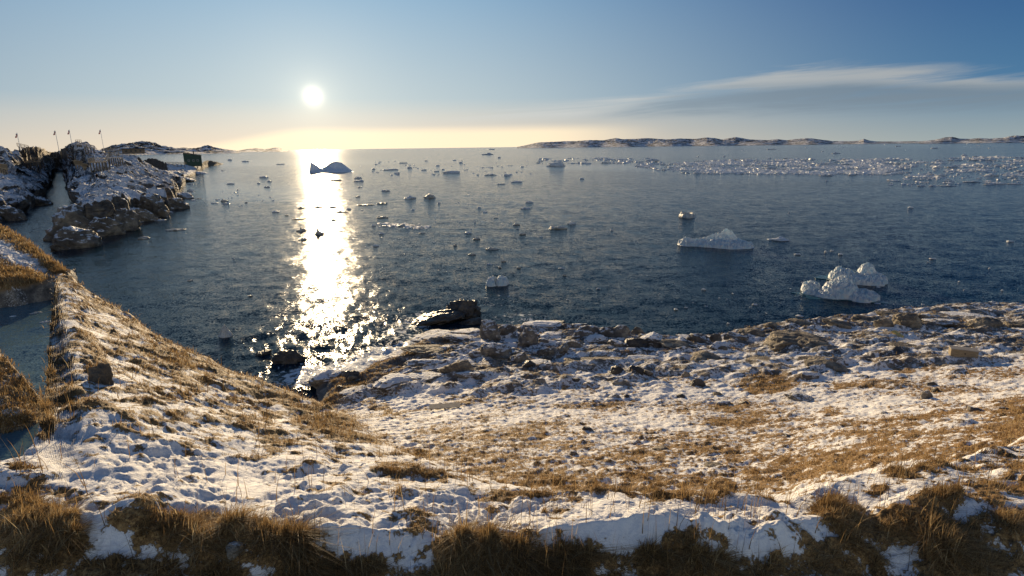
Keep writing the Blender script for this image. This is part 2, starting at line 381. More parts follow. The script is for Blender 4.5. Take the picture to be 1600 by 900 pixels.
M['wood_dark'] = simple_mat('wood_dark', (0.13, 0.105, 0.08), (0.22, 0.18, 0.13), 4, 0.85)
M['green'] = simple_mat('green_paint', (0.035, 0.07, 0.05), (0.06, 0.10, 0.07), 3, 0.6, (8, 8, 1))
M['roof'] = simple_mat('roofing', (0.04, 0.04, 0.045), (0.08, 0.08, 0.08), 3, 0.7)
M['glass'] = simple_mat('window_glass', (0.02, 0.03, 0.04), (0.03, 0.04, 0.05), 3, 0.1)
M['white'] = simple_mat('white_paint', (0.70, 0.70, 0.68), (0.8, 0.8, 0.78), 5, 0.5)
M['red'] = simple_mat('red_cloth', (0.45, 0.03, 0.03), (0.55, 0.05, 0.04), 5, 0.8)
M['crate'] = simple_mat('box_wood', (0.22, 0.175, 0.11), (0.36, 0.29, 0.19), 5, 0.8, (1, 7, 7))
M['yellow'] = simple_mat('yellow_board', (0.60, 0.42, 0.12), (0.72, 0.54, 0.2), 4, 0.7, (1, 8, 1))
M['black'] = simple_mat('black_hole', (0.01, 0.01, 0.01), (0.02, 0.02, 0.02), 4, 0.9)
M['snow'] = simple_mat('snow_cap', (0.80, 0.80, 0.80), (0.86, 0.86, 0.86), 3, 0.8, (1, 1, 1), 0.03)

# ------------------------------------------------------------------ terrain patches: curves of (pixel u, v) at a height or a range, swept over bearings
def curve(pts, z=None, r=None):
    o = []
    for p in pts:
        if len(p) == 3: u, v, zz = p; q = at_z(u, v, zz)
        elif len(p) == 4: q = at_r(p[0], p[1], p[3])
        else: q = at_z(*p, z) if z is not None else at_r(*p, r)
        o.append((math.atan2(q[0], q[1]), math.hypot(q[0], q[1]), q[2]))
    o.sort(); return np.array(o)
def poly_at(c, phi): return np.interp(phi, c[:, 0], c[:, 1]), np.interp(phi, c[:, 0], c[:, 2])
def gblur(a, s, axis):
    if s <= 0: return a
    n = int(3*s)+1; k = np.exp(-0.5*(np.arange(-n, n+1)/s)**2); k /= k.sum()
    a = np.moveaxis(a, axis, 0); p = np.concatenate([np.repeat(a[:1], n, 0), a, np.repeat(a[-1:], n, 0)])
    r = sum(k[i]*p[i:i+len(a)] for i in range(2*n+1)); return np.moveaxis(r, 0, axis)
class Patch:
    """height surface swept in bearing; rows follow the given curves"""
    def __init__(s, curves, subs, p0, p1, nphi, blur_t=3, blur_p=2, logr=True, gap=0.3):
        phi = np.linspace(p0, p1, nphi); rs, zs = [], []
        for c in curves:
            if callable(c): r, z = c(phi, rs, zs)
            else: r, z = poly_at(c, phi)
            if rs: r = np.maximum(r, rs[-1]*1.002+gap)
            rs.append(r); zs.append(z)
        RR, ZZ = [], []
        for k in range(len(curves)-1):
            t = np.arange(subs[k]+(1 if k == len(curves)-2 else 0))/subs[k]
            la, lb = np.log(rs[k]), np.log(rs[k+1])
            r = np.exp(la[:, None]*(1-t)+lb[:, None]*t)
            w = (r-rs[k][:, None])/(rs[k+1]-rs[k])[:, None]
            RR.append(r); ZZ.append(zs[k][:, None]*(1-w)+zs[k+1][:, None]*w)
        s.r = np.concatenate(RR, 1); s.z = np.concatenate(ZZ, 1)
        s.z = gblur(gblur(s.z, blur_t, 1), blur_p, 0); s.r = gblur(gblur(s.r, blur_t, 1), blur_p, 0)
        s.phi = phi; s.x = s.r*np.sin(phi)[:, None]; s.y = s.r*np.cos(phi)[:, None]
    def mesh(s, name, mat, attrs=None):
        n, m = s.r.shape; co = np.stack([s.x, s.y, s.z], -1).reshape(-1, 3); q = grid_faces(n, m)[:, ::-1]
        me = mesh_np(name, co, q.ravel(), np.full(len(q), 4), mat, True, {k: v.ravel() for k, v in (attrs or {}).items()})
        return link(name, me)
    def height(s, x, y):
        ph = math.atan2(x, y); i = (ph-s.phi[0])/(s.phi[1]-s.phi[0]); i = min(max(i, 0), len(s.phi)-1.001); a = int(i); f = i-a
        r = math.hypot(x, y); h = 0
        for k, w in ((a, 1-f), (a+1, f)):
            h += w*np.interp(r, s.r[k], s.z[k])
        return float(h)
    def hit(s, u, v):
        d = ray(u, v); h = math.hypot(d[0], d[1]); ph = math.atan2(d[0], d[1])
        k = int(round((ph-s.phi[0])/(s.phi[1]-s.phi[0]))); k = min(max(k, 0), len(s.phi)-1)
        los = H+s.r[k]*d[2]/h; w = np.nonzero(s.z[k] >= los)[0]
        if len(w) == 0: return None
        r = s.r[k][w[0]]; return EYE+d*(r/h)

# --- near ground -----------------------------------------------------------
c0 = curve([(-500, 900, 12.9), (0, 900, 12.9), (800, 900, 12.8), (1600, 900, 12.5), (2100, 900, 12.5)]); c0[:, 1] = 0.9
c1 = curve([(-400, 930, 12.9), (0, 930, 12.9), (400, 930, 12.8), (800, 930, 12.72), (1200, 930, 12.6), (1600, 930, 12.3), (2000, 930, 12.2)])
c1b = curve([(-400, 800, 13.2), (0, 800, 13.2), (150, 815, 13.15), (400, 835, 13.08), (800, 850, 13.02), (1100, 852, 12.98), (1220, 825, 12.9), (1350, 788, 12.78), (1450, 785, 12.7), (1600, 795, 12.55), (2000, 800, 12.5)])
ridge_px = [(-420, 700, 13.3), (-150, 712, 13.3), (0, 722, 13.2), (30, 716, 13.15), (60, 690, 13.1), (74, 640, 12.95), (70, 600, 12.85), (80, 560, 12.75), (75, 520, 12.65), (86, 480, 12.55), (82, 445, 12.5), (88, 414, 12.4), (94, 418, 12.4), (130, 446, 12.3),
            (200, 488, 12.0), (250, 524, 11.8), (300, 549, 11.6), (350, 573, 11.45), (400, 594, 11.35), (480, 622, 11.3), (530, 648, 11.4), (600, 692, 11.9), (660, 722, 12.2), (700, 740, 12.4),
            (780, 758, 12.6), (850, 770, 12.7), (1000, 776, 12.75), (1150, 772, 12.75), (1230, 770, 12.75), (1300, 752, 12.6), (1400, 736, 12.3), (1500, 716, 12.0), (1600, 690, 11.6), (1800, 660, 11.4), (2100, 640, 11.4)]
c2 = curve(ridge_px)
def c3(phi, rs, zs):
    u = np.interp(phi, c2[:, 0], np.interp(c2[:, 1], c2[:, 1], c2[:, 1])*0+np.arange(len(c2)))
    foot = curve([(480, 630, -1.5), (520, 650, 1.5), (560, 676, 4.0), (600, 704, 5.0), (700, 754, 6.3), (850, 786, 7.0), (1000, 792, 7.2), (1150, 788, 7.4), (1230, 786, 7.8), (1300, 772, 8.6), (1400, 760, 9.4), (1500, 742, 9.8), (1600, 712, 10.0), (1800, 690, 10), (2100, 670, 10)])
    r, z = poly_at(foot, phi); left = phi < foot[0, 0]
    r = np.where(left, rs[-1]+14.5, r); z = np.where(left, -2.0, z); return r, z
shore_px = [(300, 700, 0), (440, 640, 0.0), (480, 600, 0.4), (520, 592, 0.5), (560, 588, 0.6), (600, 566, 0.7), (640, 548, 0.8), (690, 526, 1.0), (740, 515, 1.2), (800, 512, 1.2), (860, 510, 1.2), (900, 513, 1.3), (960, 520, 1.4), (1000, 528, 1.4), (1060, 530, 1.5), (1100, 530, 1.5),
            (1150, 520, 1.5), (1200, 510, 1.6), (1260, 503, 1.8), (1320, 496, 1.8), (1380, 487, 1.8), (1440, 480, 1.8), (1520, 478, 1.8), (1600, 478, 1.8), (1800, 476, 1.8), (2100, 478, 1.8)]
shore = curve(shore_px)
def sea_left(c, zleft=-2.0, cut=470):
    d = ray(cut, 600); pc = math.atan2(d[0], d[1])
    def f(phi, rs, zs):
        r, z = poly_at(c, phi); w = sstep(pc-0.02, pc+0.03, phi); r2 = rs[-1]+8
        return np.where(phi < pc-0.02, r2, r), zleft*(1-w)+z*w
    return f
mid = curve([(480, 625, -1), (530, 640, 1.4), (600, 645, 2.4), (700, 640, 3.0), (850, 640, 3.4), (1000, 640, 3.8), (1150, 636, 4.3), (1300, 628, 5.0), (1450, 618, 5.8), (1600, 608, 6.6), (1800, 600, 7), (2100, 600, 7)])
mid2 = curve([(480, 612, -0.6), (530, 612, 0.8), (600, 600, 1.2), (700, 575, 1.6), (850, 565, 1.9), (1000, 565, 2.2), (1150, 560, 2.5), (1300, 545, 3.1), (1450, 530, 3.6), (1600, 525, 4.0), (1800, 520, 4.2), (2100, 520, 4.2)])
def beyond(dr, z):
    return lambda phi, rs, zs: (rs[-1]+dr, np.full_like(phi, z))
G = Patch([c0, c1, c1b, c2, c3, sea_left(mid), sea_left(mid2), sea_left(shore), beyond(1.6, -0.9), beyond(10, -4.0)], [14, 90, 250, 60, 150, 110, 130, 14, 8], R(-58), R(58), 1050, 4, 3)
GU, GV = project(G.x, G.y, G.z)
ridge_v = np.interp(np.broadcast_to(G.phi[:, None], G.r.shape), c2[:, 0], np.array([project(*[np.array(q) for q in (a[1]*math.sin(a[0]), a[1]*math.cos(a[0]), a[2])])[1] for a in c2]))
col_idx = np.arange(G.r.shape[1])[None, :]+np.zeros_like(G.r)
near = 1-sstep(350, 390, col_idx)                  # 1 on the near bank, 0 in the bay
WU = 46*fbm2(G.x, G.y, 1.0, 4, 0.6, 18)*np.clip((GV-500)/250, .2, 1); WV = 26*fbm2(G.x, G.y, 1.1, 4, 0.6, 19)*np.clip((GV-560)/250, .1, 1)
def ell(u, v, ru, rv, rot=0, soft=0.5):
    c, s = math.cos(R(rot)), math.sin(R(rot)); a = (GU+WU-u)*c+(GV+WV-v)*s; b = -(GU+WU-u)*s+(GV+WV-v)*c
    return 1-sstep(1-soft, 1+soft*0.6, np.sqrt((a/ru)**2+(b/rv)**2))
x, y = G.x, G.y
n1 = fbm2(x, y, 0.9, 4, 0.5, 1); n2 = fbm2(x, y, 3.2, 4, 0.55, 2); n3 = fbm2(x, y, 0.35, 3, 0.5, 3)
grass = np.zeros_like(G.r)
def put(m, k): 
    global grass
    grass = np.maximum(grass, m*k)
onleft = (GU > 82) & (GU < 640)
dv = GV-ridge_v
put(near*(1-sstep(18, 40, dv))*(GU > 70)*sstep(655, 560, GU), 0.75)            # fringe along the crest of the hillside
put(near*ell(265, 560, 130, 34, 14), 0.80); put(near*ell(520, 655, 85, 42, 12), 0.85); put(near*ell(430, 620, 70, 28, 20), 0.6)
put(near*ell(140, 640, 62, 26, 10), 0.85); put(near*ell(300, 585, 60, 26, 0), 0.75); put(near*ell(150, 565, 26, 44, -15), 0.85)
put(near*ell(420, 690, 40, 22, 30), 0.7); put(near*ell(340, 665, 30, 14, 20), 0.6); put(near*ell(640, 745, 75, 14, 8), 0.75); put(near*ell(280, 720, 30, 12, 20), .5)
put(near*ell(55, 850, 95, 75, 15), 1.0); put(near*ell(360, 845, 190, 44, 3), 0.95); put(near*ell(250, 830, 90, 30, 0), .9); put(near*ell(120, 780, 40, 20, 0), .55)
put(near*ell(760, 868, 105, 42, 22), 1.0); put(near*ell(940, 885, 240, 26, 0), 0.95); put(near*ell(1180, 890, 200, 22, 0), 0.95); put(near*ell(560, 890, 120, 18, 0), .7)
put(near*ell(1370, 812, 130, 40, 8), 1.05); put(near*ell(1560, 860, 170, 62, -6), 1.05); put(near*ell(1440, 790, 60, 22, 0), .9); put(near*ell(1330, 880, 90, 40, 0), .95)
put(near*ell(1560, 770, 90, 36, -10), 0.7); put(near*ell(1185, 765, 42, 10, 0), .9); put(near*ell(755, 792, 20, 9, 0), .7); put(near*ell(575, 805, 26, 13, 20), .75); put(near*ell(660, 805, 30, 10, 10), .6)
put(near*ell(1110, 770, 140, 8, 0), .55); put(near*ell(1420, 745, 120, 14, -8), .65)
put(near*ell(960, 772, 300, 9, 1), 0.7)
far = 1-near
put(far*ell(930, 760, 320, 13, 2), 0.8); put(far*ell(1290, 722, 170, 24, -12), 0.85); put(far*ell(1590, 665, 55, 60, 0), 0.8); put(far*ell(1480, 690, 120, 22, -18), .6)
put(far*ell(1200, 600, 58, 18, -4), 0.95); put(far*ell(1250, 545, 65, 14, 0), 0.6); put(far*ell(810, 690, 190, 9, 3), 0.62); put(far*ell(1000, 700, 230, 8, -1), 0.58)
put(far*ell(600, 640, 46, 9, 22), 0.7); put(far*ell(660, 690, 70, 10, 14), .65); put(far*ell(845, 585, 60, 12, 10), .7); put(far*ell(780, 575, 30, 10, 0), .6); put(far*ell(1345, 530, 70, 9, 12), .55)
put(far*ell(1390, 540, 22, 8, 0), .75); put(far*ell(1410, 578, 30, 9, 0), .7); put(far*ell(1300, 645, 34, 9, 0), .7); put(far*ell(1455, 590, 60, 10, -30), .5); put(far*ell(1170, 650, 60, 8, 0), .5)
put(far*ell(1480, 507, 50, 6, 0), .7); put(far*ell(760, 600, 40, 9, 20), .55); put(far*ell(870, 740, 200, 10, 2), .55)
snowy = np.zeros_like(grass)
for a in ((270, 740, 230, 46, 10), (960, 812, 330, 30, 3), (1160, 812, 170, 34, 0), (560, 850, 60, 20, 0), (1405, 860, 42, 26, 0), (1000, 735, 0.1, 0.1, 0), (1320, 755, 60, 10, -8), (1430, 728, 80, 9, -10), (90, 700, 70, 40, 0), (480, 800, 150, 30, 10), (1420, 775, 70, 9, 6), (630, 680, 60, 12, 25)):
    snowy = np.maximum(snowy, ell(*a)*(near if a[1] > 690 else 1))
nA = fbm2(x+0.4*n2, y, 2.1, 4, 0.6, 15); nB = fbm2(x*0.8, y*1.25, 5.5, 3, 0.6, 16)
put(near*ell(64, 655, 24, 50, 0), 1.0); put(near*ell(800, 915, 1000, 46, 0), .85); put(near*ell(78, 640, 16, 40, 0), .8); put(near*ell(95, 470, 14, 12, 0), .6); put(near*ell(100, 560, 10, 24, 0), .7)
patch_ = grass*(0.72+1.0*nA+0.5*nB)+0.10*(grass > .5)
band_ = fbm2(np.broadcast_to(G.phi[:, None], G.r.shape)*5+0.3*n3, np.log(G.r)*11+0.25*n1, 1.0, 4, 0.55, 25)
speck = far*(0.36+0.75*band_+0.16*sstep(630, 690, GV)+0.10*sstep(1250, 1500, GU)+0.6*nB+0.3*nA+0.2*n1)*0.9
speck = np.maximum(speck, near*(0.31+0.17*sstep(640, 560, GU)*sstep(740, 660, GV)+0.6*nB+0.65*nA+0.15*sstep(1250, 1500, GU)*sstep(800, 700, GV)))
grass = np.clip(np.maximum(patch_, speck) - 0.22*snowy*(grass < 0.9), 0, 1)
rock = far*sstep(-1.0, 0.2, 0.35*n1+sstep(1.9, 1.1, G.z)*1.2-0.45)*0.0
band = (1-sstep(430+205, 430+270, col_idx))*0
shoreness = sstep(560, 660, col_idx)*(G.z > -5)
rock = np.clip(sstep(0.0, 0.5, shoreness+0.9*n3-0.35), 0, 1)*far
beach = far*np.maximum(sstep(1.6, 0.7, G.z), 0)
rock = np.maximum(rock, beach)
grass = np.where(far > .5, np.clip(np.maximum(grass, rock*(0.42+0.9*n1+0.5*n2)+0.6*beach), 0, 1), grass)
# relief: pillowy snow near, hummocks in the bay, ledges at the shore
bil = fbm2(x+0.7*n1, y+0.4*n2, 0.72, 3, 0.5, 4, 'b'); bil2 = fbm2(x, y, 3.4, 3, 0.5, 6, 'b')
amp_near = near*(0.6+0.9*sstep(-0.35, 0.4, n3+0.4*n1))*(0.11+0.01*sstep(600, 760, GU)*sstep(1300, 1150, GU))*sstep(1.2, 3.0, G.r)
G.z = G.z + amp_near*(0.85*bil+0.55*bil2*sstep(-0.3, 0.4, n1)*(1-0.4*grass)) + near*0.17*fbm2(x, y, 0.45, 3, 0.5, 9)*sstep(2.5, 5, G.r)
stre = fbm2(x*0.55, y*1.3, 1.9, 4, 0.6, 11); hum = fbm2(x, y, 1.4, 3, 0.55, 12, 'b')
G.z = G.z + far*(0.07*hum+0.13*stre+0.03*nB+0.02*fbm2(x, y, 9, 2, 0.6, 17))*sstep(-1.5, 0.5, G.z)*(1-0.3*rock)
led = fbm2(x+0.6*y, y*1.5-0.3*x, 0.22, 5, 0.5, 13, 'ridge')
G.z = G.z + far*rock*0.55*led*sstep(-2.5, 0.4, G.z)
G.z = G.z + near*0.05*np.clip(grass-0.5, 0, 1)*2*(1+n2)
# low grassy lip that shades the strip under the viewer
lip = near*np.exp(-((GV-845-10*n1)/26)**2)*sstep(-0.6, 0.4, n3+0.3*n1)
G.z = G.z + 0.03*lip
G.mesh('ground', M['ground'], {'grass': grass, 'rock': rock})['kind'] = 'structure'

# --- grassy bank beyond the inlet, and the grassy islet ---------------------
bank_foot = curve([(-260, 500, -0.8), (-20, 497, -0.8), (30, 490, -0.8), (60, 482, -0.8), (84, 478, -0.8), (110, 470, -0.8), (125, 455, -0.8)])
bank_mid = curve([(-260, 472, 2.9), (-20, 466, 2.9), (30, 464, 2.7), (60, 460, 2.3), (84, 458, 1.6), (110, 456, 1.0), (125, 452, 0)])
bank_top = curve([(-260, 300, 4.6), (-60, 325, 4.0), (0, 353, 3.6), (30, 370, 3.2), (60, 393, 2.9), (80, 409, 2.6), (100, 425, 2.0), (115, 440, 1.4), (125, 448, .6)])
BK = Patch([bank_foot, bank_mid, bank_top, beyond(3, 2.0), beyond(5, -3)], [30, 150, 12, 6], R(-50), bank_foot[-1, 0], 330, 3, 2)
bx, by = BK.x, BK.y; bu, bv = project(bx, by, BK.z)
bg_ = np.clip(0.66+0.5*fbm2(bx, by, 0.5, 4, 0.55, 21)+0.3*sstep(405, 430, bv)*sstep(465, 440, bv)+0.35*np.exp(-((bv-(352+0.72*bu))/12)**2)-0.42*np.exp(-((bv-(388+0.5*bu))/15)**2), 0, 1)
br_ = sstep(2.2, 1.2, BK.z)
bg_ = np.maximum(bg_, br_*0.6)
BK.z = BK.z+0.42*fbm2(bx, by, 0.55, 5, 0.55, 22, 'b')*sstep(0, 2, BK.z)+br_*0.5*fbm2(bx, by, 0.8, 4, 0.5, 23, 'ridge')
BK.mesh('ground_bank', M['ground'], {'grass': bg_, 'rock': br_})['kind'] = 'structure'
if_ = curve([(-120, 690, -0.5), (-20, 688, -0.5), (20, 687, -0.5), (50, 680, -0.5), (62, 668, -0.5), (70, 655, -0.5)])
im = curve([(-120, 668, 1.0), (-20, 668, 1.0), (20, 668, 0.9), (50, 665, 0.7), (62, 656, 0.3), (70, 650, -0.3)])
it = curve([(-120, 510, 1.9), (-20, 536, 1.7), (0, 550, 1.6), (20, 570, 1.4), (40, 595, 1.2), (56, 618, .9), (64, 634, 0.5), (70, 644, 0)])
IS = Patch([if_, im, it, beyond(1.4, 1.0), beyond(3, -3)], [70, 70, 8, 6], R(-48.5), if_[-1, 0], 200, 3, 2)
ix, iy = IS.x, IS.y; ig = np.clip(0.66+0.5*fbm2(ix, iy, 0.8, 4, 0.55, 31), 0, 1)
IS.z = IS.z+0.28*fbm2(ix, iy, 0.9, 5, 0.55, 32, 'b')
IS.mesh('ground_islet', M['ground'], {'grass': ig, 'rock': sstep(0.5, 0.1, IS.z)})['kind'] = 'structure'

# --- headland ---------------------------------------------------------------
hN = curve([(-260, 352, -.5), (-60, 354, -.5), (0, 353, -.5), (25, 343, -.5), (50, 330, -.5), (69, 312, -.5), (80, 290, -.5), (86, 269, -.5), (102, 269, -.5), (109, 300, -.5), (118, 350, -.5), (135, 376, -.5), (165, 370, -.5), (195, 360, -.5), (215, 346, -.5), (240, 338, -.5),
            (268, 326, -.5), (276, 315, -.5), (280, 303, -.5), (287, 293, -.5), (294, 283, -.5), (300, 276, -.5)])
h1 = curve([(-260, 315, 6), (-60, 318, 5), (0, 320, 3.5), (25, 318, 3), (50, 308, 3), (69, 294, 3), (80, 276, 3), (86, 262, 3), (102, 262, 3), (108, 288, 3), (118, 318, 5.0), (150, 332, 5.5), (195, 322, 5.5), (215, 315, 5), (240, 306, 4.6), (268, 297, 4.0), (276, 292, 2.6), (280, 290, 1.8), (287, 284, 1.5), (294, 279, 1.0), (300, 275, 0.2)])
h2 = curve([(-260, 270, 11), (-60, 270, 10), (0, 272, 9), (25, 268, 9), (69, 262, 8), (82, 252, 8.5), (102, 252, 9), (112, 262, 9), (150, 275, 9), (195, 272, 9), (235, 277, 7), (268, 283, 5.2), (276, 285, 3.5), (287, 281, 2.0), (294, 277.5, 1.3), (300, 274.5, 0.5)])
hc = curve([(a, b, 0, c) for a, b, c in ((-260, 222, 360), (-60, 228, 350), (-10, 228, 345), (5, 230, 345), (18, 237, 340), (30, 235, 340), (42, 229, 340), (52, 226, 340), (62, 229, 345), (75, 237, 350), (84, 238, 480), (95, 234, 480), (105, 229, 400), (114, 224, 345), (122, 222, 340), (128, 222, 335), (138, 228, 335), (150, 234, 335),
            (163, 240, 330), (185, 242, 330), (212, 244, 330), (228, 257, 335), (245, 268, 350), (265, 277, 350), (276, 281, 365), (287, 279.5, 400), (294, 276.5, 470), (300, 274, 540))])
HD = Patch([hN, h1, h2, hc, beyond(60, 4), beyond(40, -4)], [50, 110, 170, 20, 6], R(-49.5), hN[-1, 0], 620, 2, 1.5, gap=1.0)
def headnoise(P, seed, cap):
    x, y = P.x, P.y; k = np.clip(P.r/330, 0.35, 1.2)
    a = x*0.86+y*0.5; b = -x*0.5+y*0.86
    sc = 0.085
    n = fbm2(a*0.5, b*1.5, sc, 4, 0.5, seed, 'ridge')-0.35; m = fbm2(x, y, 0.30, 2, 0.5, seed+2, 'ridge')-0.4
    return cap*(n*k*1.0+0.22*m)
w = sstep(-0.5, 2.0, HD.z)
idx = np.arange(HD.r.shape[1])[None, :]
fade_c = 1-0.75*np.exp(-((idx-330)/30.0)**2)
kx = 2.6*fbm2(HD.x, HD.y, 0.12, 2, 0.5, 44)*w*np.clip(HD.r/150, .5, 1.5); ky = 2.6*fbm2(HD.x, HD.y, 0.12, 2, 0.5, 45)*w
HD.x = HD.x+kx; HD.y = HD.y+ky
HD.z = HD.z + headnoise(HD, 41, 4.6)*w*np.clip(HD.z/4, 0.3, 1)*fade_c
HD.mesh('headland_terrain', M['headland'])['kind'] = 'structure'
sN = curve([(200, 268, -.5), (225, 268, -.5), (240, 270, -.5), (262, 278, -.5), (285, 284, -.5), (296, 278, -.5), (305, 274, -.5), (314, 268, -.5), (319, 263, -.5), (326, 260.5, -.5), (338, 259, -.5), (347, 257.5, -.5), (349, 257, -.5)])
s1 = curve([(200, 266, 2), (225, 262, 2.5), (240, 262, 3.0), (262, 268, 2.4), (285, 272, 1.8), (296, 270, 1.8), (305, 268, 1.8), (314, 263.5, 1.8), (319, 259, 1.5), (326, 257.5, 1.5), (338, 257, .8), (347, 256.8, .0), (349, 256.8, -.3)])
sc_ = curve([(a, b, 0, c) for a, b, c in ((200, 264, 440), (222, 257, 450), (232, 250, 455), (240, 249, 460), (252, 252, 470), (262, 255, 480), (275, 257, 500), (290, 258, 520), (305, 259.5, 540), (314, 258, 570), (319, 254, 600), (325, 252, 640), (333, 252.5, 690), (341, 254.5, 740), (347, 256.3, 790), (349, 256.6, 800))])
SP = Patch([sN, s1, sc_, beyond(15, 1), beyond(20, -4)], [30, 60, 6, 4], sN[0, 0], sN[-1, 0], 220, 2, 1, gap=1.0)
SP.z = SP.z + headnoise(SP, 51, 1.3)*sstep(-0.5, 1.5, SP.z)*0.8
SP.mesh('headland_spit_terrain', M['headland'])['kind'] = 'structure'

# --- far hills --------------------------------------------------------------
def hills(pts, dist, rough, seed, name='far_hills'):
    p0 = ray(pts[0][0], 230); p1 = ray(pts[-1][0], 230); a0 = math.atan2(p0[0], p0[1]); a1 = math.atan2(p1[0], p1[1])
    c = curve([(a, b, 0, dist*1.25) for a, b in pts])
    def k0(phi, rs, zs): return dist*(1+0.03*np.sin(phi*90)), np.full_like(phi, -5.0)
    def k1(phi, rs, zs): r, z = poly_at(c, phi); return rs[-1]*1.08, z*0.35+2
    P = Patch([k0, k1, c, lambda phi, rs, zs: (rs[-1]*1.2, np.full_like(phi, -8.0))], [24, 44, 10], a0, a1, max(60, int((pts[-1][0]-pts[0][0])*1.4)), 1, 0.7)
    hz = np.clip(P.z, 0, 60); n = fbm2(P.x, P.y, 6.0/dist*4, 6, 0.6, seed, 'ridge')-0.52
    i = np.arange(P.r.shape[1])[None, :]; P.z = P.z+rough*hz*n*(1-0.6*np.exp(-((i-68)/8.0)**2))
    o = P.mesh(name, M['hills']); o['kind'] = 'structure'; return o
hills([(150, 236), (162, 232), (175, 228), (188, 225.5), (200, 224.5), (212, 222.5), (222, 221), (234, 221.5), (243, 224), (252, 227), (262, 229), (275, 231.5), (290, 231), (300, 232), (312, 230), (324, 227), (334, 230), (350, 233), (362, 234), (374, 236.2)], 3800, 0.8, 61)
hills([(372, 235.6), (385, 233), (400, 231.5), (415, 233.2), (430, 230.5), (436, 231), (446, 234.8), (450, 235)], 6000, 0.4, 62)
hills([(808, 229.5), (825, 226), (840, 222.5), (860, 221.5), (880, 220), (900, 220.5), (920, 218.5), (945, 218.5), (962, 215), (975, 217), (990, 217), (1010, 215.5), (1040, 217.5), (1060, 216), (1085, 217), (1105, 214), (1118, 216), (1128, 218), (1150, 213.5), (1162, 216), (1172, 218), (1200, 219), (1215, 217), (1230, 219),
       (1260, 215.5), (1280, 217.5), (1300, 220.5), (1330, 220.5), (1342, 219.5), (1350, 216.5), (1358, 219.5), (1370, 221), (1400, 221), (1420, 220.5), (1445, 220.8), (1450, 221.3)], 6500, 0.4, 63)
hills([(1436, 221.2), (1450, 219.5), (1462, 218), (1475, 214.5), (1488, 213.5), (1500, 216.5), (1515, 217), (1530, 215.5), (1550, 216.5), (1568, 215), (1578, 212.5), (1588, 211.5), (1602, 212), (1625, 210), (1660, 213), (1700, 214), (1760, 217.5)], 5200, 0.4, 64)

# --- sea --------------------------------------------------------------------
nphi, nr = 760, 620
phi = np.linspace(R(-62), R(62), nphi); r = np.exp(np.linspace(math.log(8), math.log(60000), nr))
SX = np.sin(phi)[:, None]*r; SY = np.cos(phi)[:, None]*r; RRr = np.broadcast_to(r, SX.shape)
su, sv = project(SX, SY, np.zeros_like(SX))
def sell(u, v, ru, rv, rot=0, soft=0.6):
    c, s = math.cos(R(rot)), math.sin(R(rot)); a = (su-u)*c+(sv-v)*s; b = -(su-u)*s+(sv-v)*c
    return 1-sstep(1-soft, 1+soft, np.sqrt((a/ru)**2+(b/rv)**2))
chop = np.maximum.reduce([sell(520, 540, 190, 60, -8), sell(620, 500, 90, 30, -15), 0.5*sell(840, 485, 70, 16), 0.5*sell(700, 455, 160, 40), 0.9*sell(85, 330, 60, 110)])
foam = np.maximum.reduce([0.95*sell(590, 570, 95, 32, -18), 0.85*sell(490, 585, 70, 18, -12), 0.62*sell(640, 510, 60, 24, -20), 0.42*sell(440, 560, 60, 20), 0.42*sell(770, 470, 60, 20), 0.50*sell(815, 497, 60, 12), 0.30*sell(540, 530, 150, 40), 0.38*sell(90, 398, 20, 8)])
calm = np.maximum.reduce([0.9*sell(345, 300, 60, 16), sell(300, 278, 60, 12)*.7, 0.8*sell(450, 302, 120, 14), 0.8*sell(980, 263, 150, 5), 0.5*sell(1400, 276, 220, 7), .6*sell(430, 255, 150, 6), .5*sell(1150, 228, 500, 3)])
amp = np.exp(-(RRr/260)**2)
hgt = 0.16*fbm2(SX, SY*1.5, 0.16, 3, 0.55, 71)+0.07*fbm2(SX, SY*1.4, 0.55, 3, 0.5, 72)+(0.30*chop)*fbm2(SX, SY*1.5, 0.30, 4, 0.6, 73, 'ridge')-0.1*chop
SZ = hgt*amp
co = np.stack([SX, SY, SZ], -1).reshape(-1, 3); q = grid_faces(nphi, nr)[:, ::-1]
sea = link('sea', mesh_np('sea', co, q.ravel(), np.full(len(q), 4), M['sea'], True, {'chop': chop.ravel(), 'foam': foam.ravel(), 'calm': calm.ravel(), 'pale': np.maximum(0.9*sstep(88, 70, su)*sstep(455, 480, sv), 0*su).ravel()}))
sea['kind'] = 'structure'


# ------------------------------------------------------------------ labels by landmark
MARKS = [(514, 262, 'the fin shaped iceberg'), (641, 307, 'the twin small bergs'), (777, 440, 'the split round ice block'), (1117, 376, 'the long peaked iceberg'), (1310, 445, 'the ragged double iceberg'),
         (871, 354, 'the loaf shaped floe'), (1073, 337, 'the ring shaped floe'), (869, 254, 'the small white berg near the horizon'), (1217, 371, 'the small peaked floe'), (705, 268, 'the flat topped dark floe'),
         (499, 358, 'the dark heart shaped ice in the glitter'), (276, 357, 'the flat floe off the headland'), (1206, 250, 'the tabular block in the ice belt'), (1285, 254, 'the twin humped block in the ice belt'),
         (720, 480, 'the wave washed black rock'), (303, 256, 'the green hut'), (355, 525, 'the cone shaped grey ice'), (1547, 247, 'the sloping block at the belt edge'), (640, 356, 'the long brown ice raft'), (1021, 249, 'the blue block at the belt start'),
         (1423, 323, 'the lone floe below the ice belt'), (499, 322, 'the dark ice across the glitter')]
USED = set()
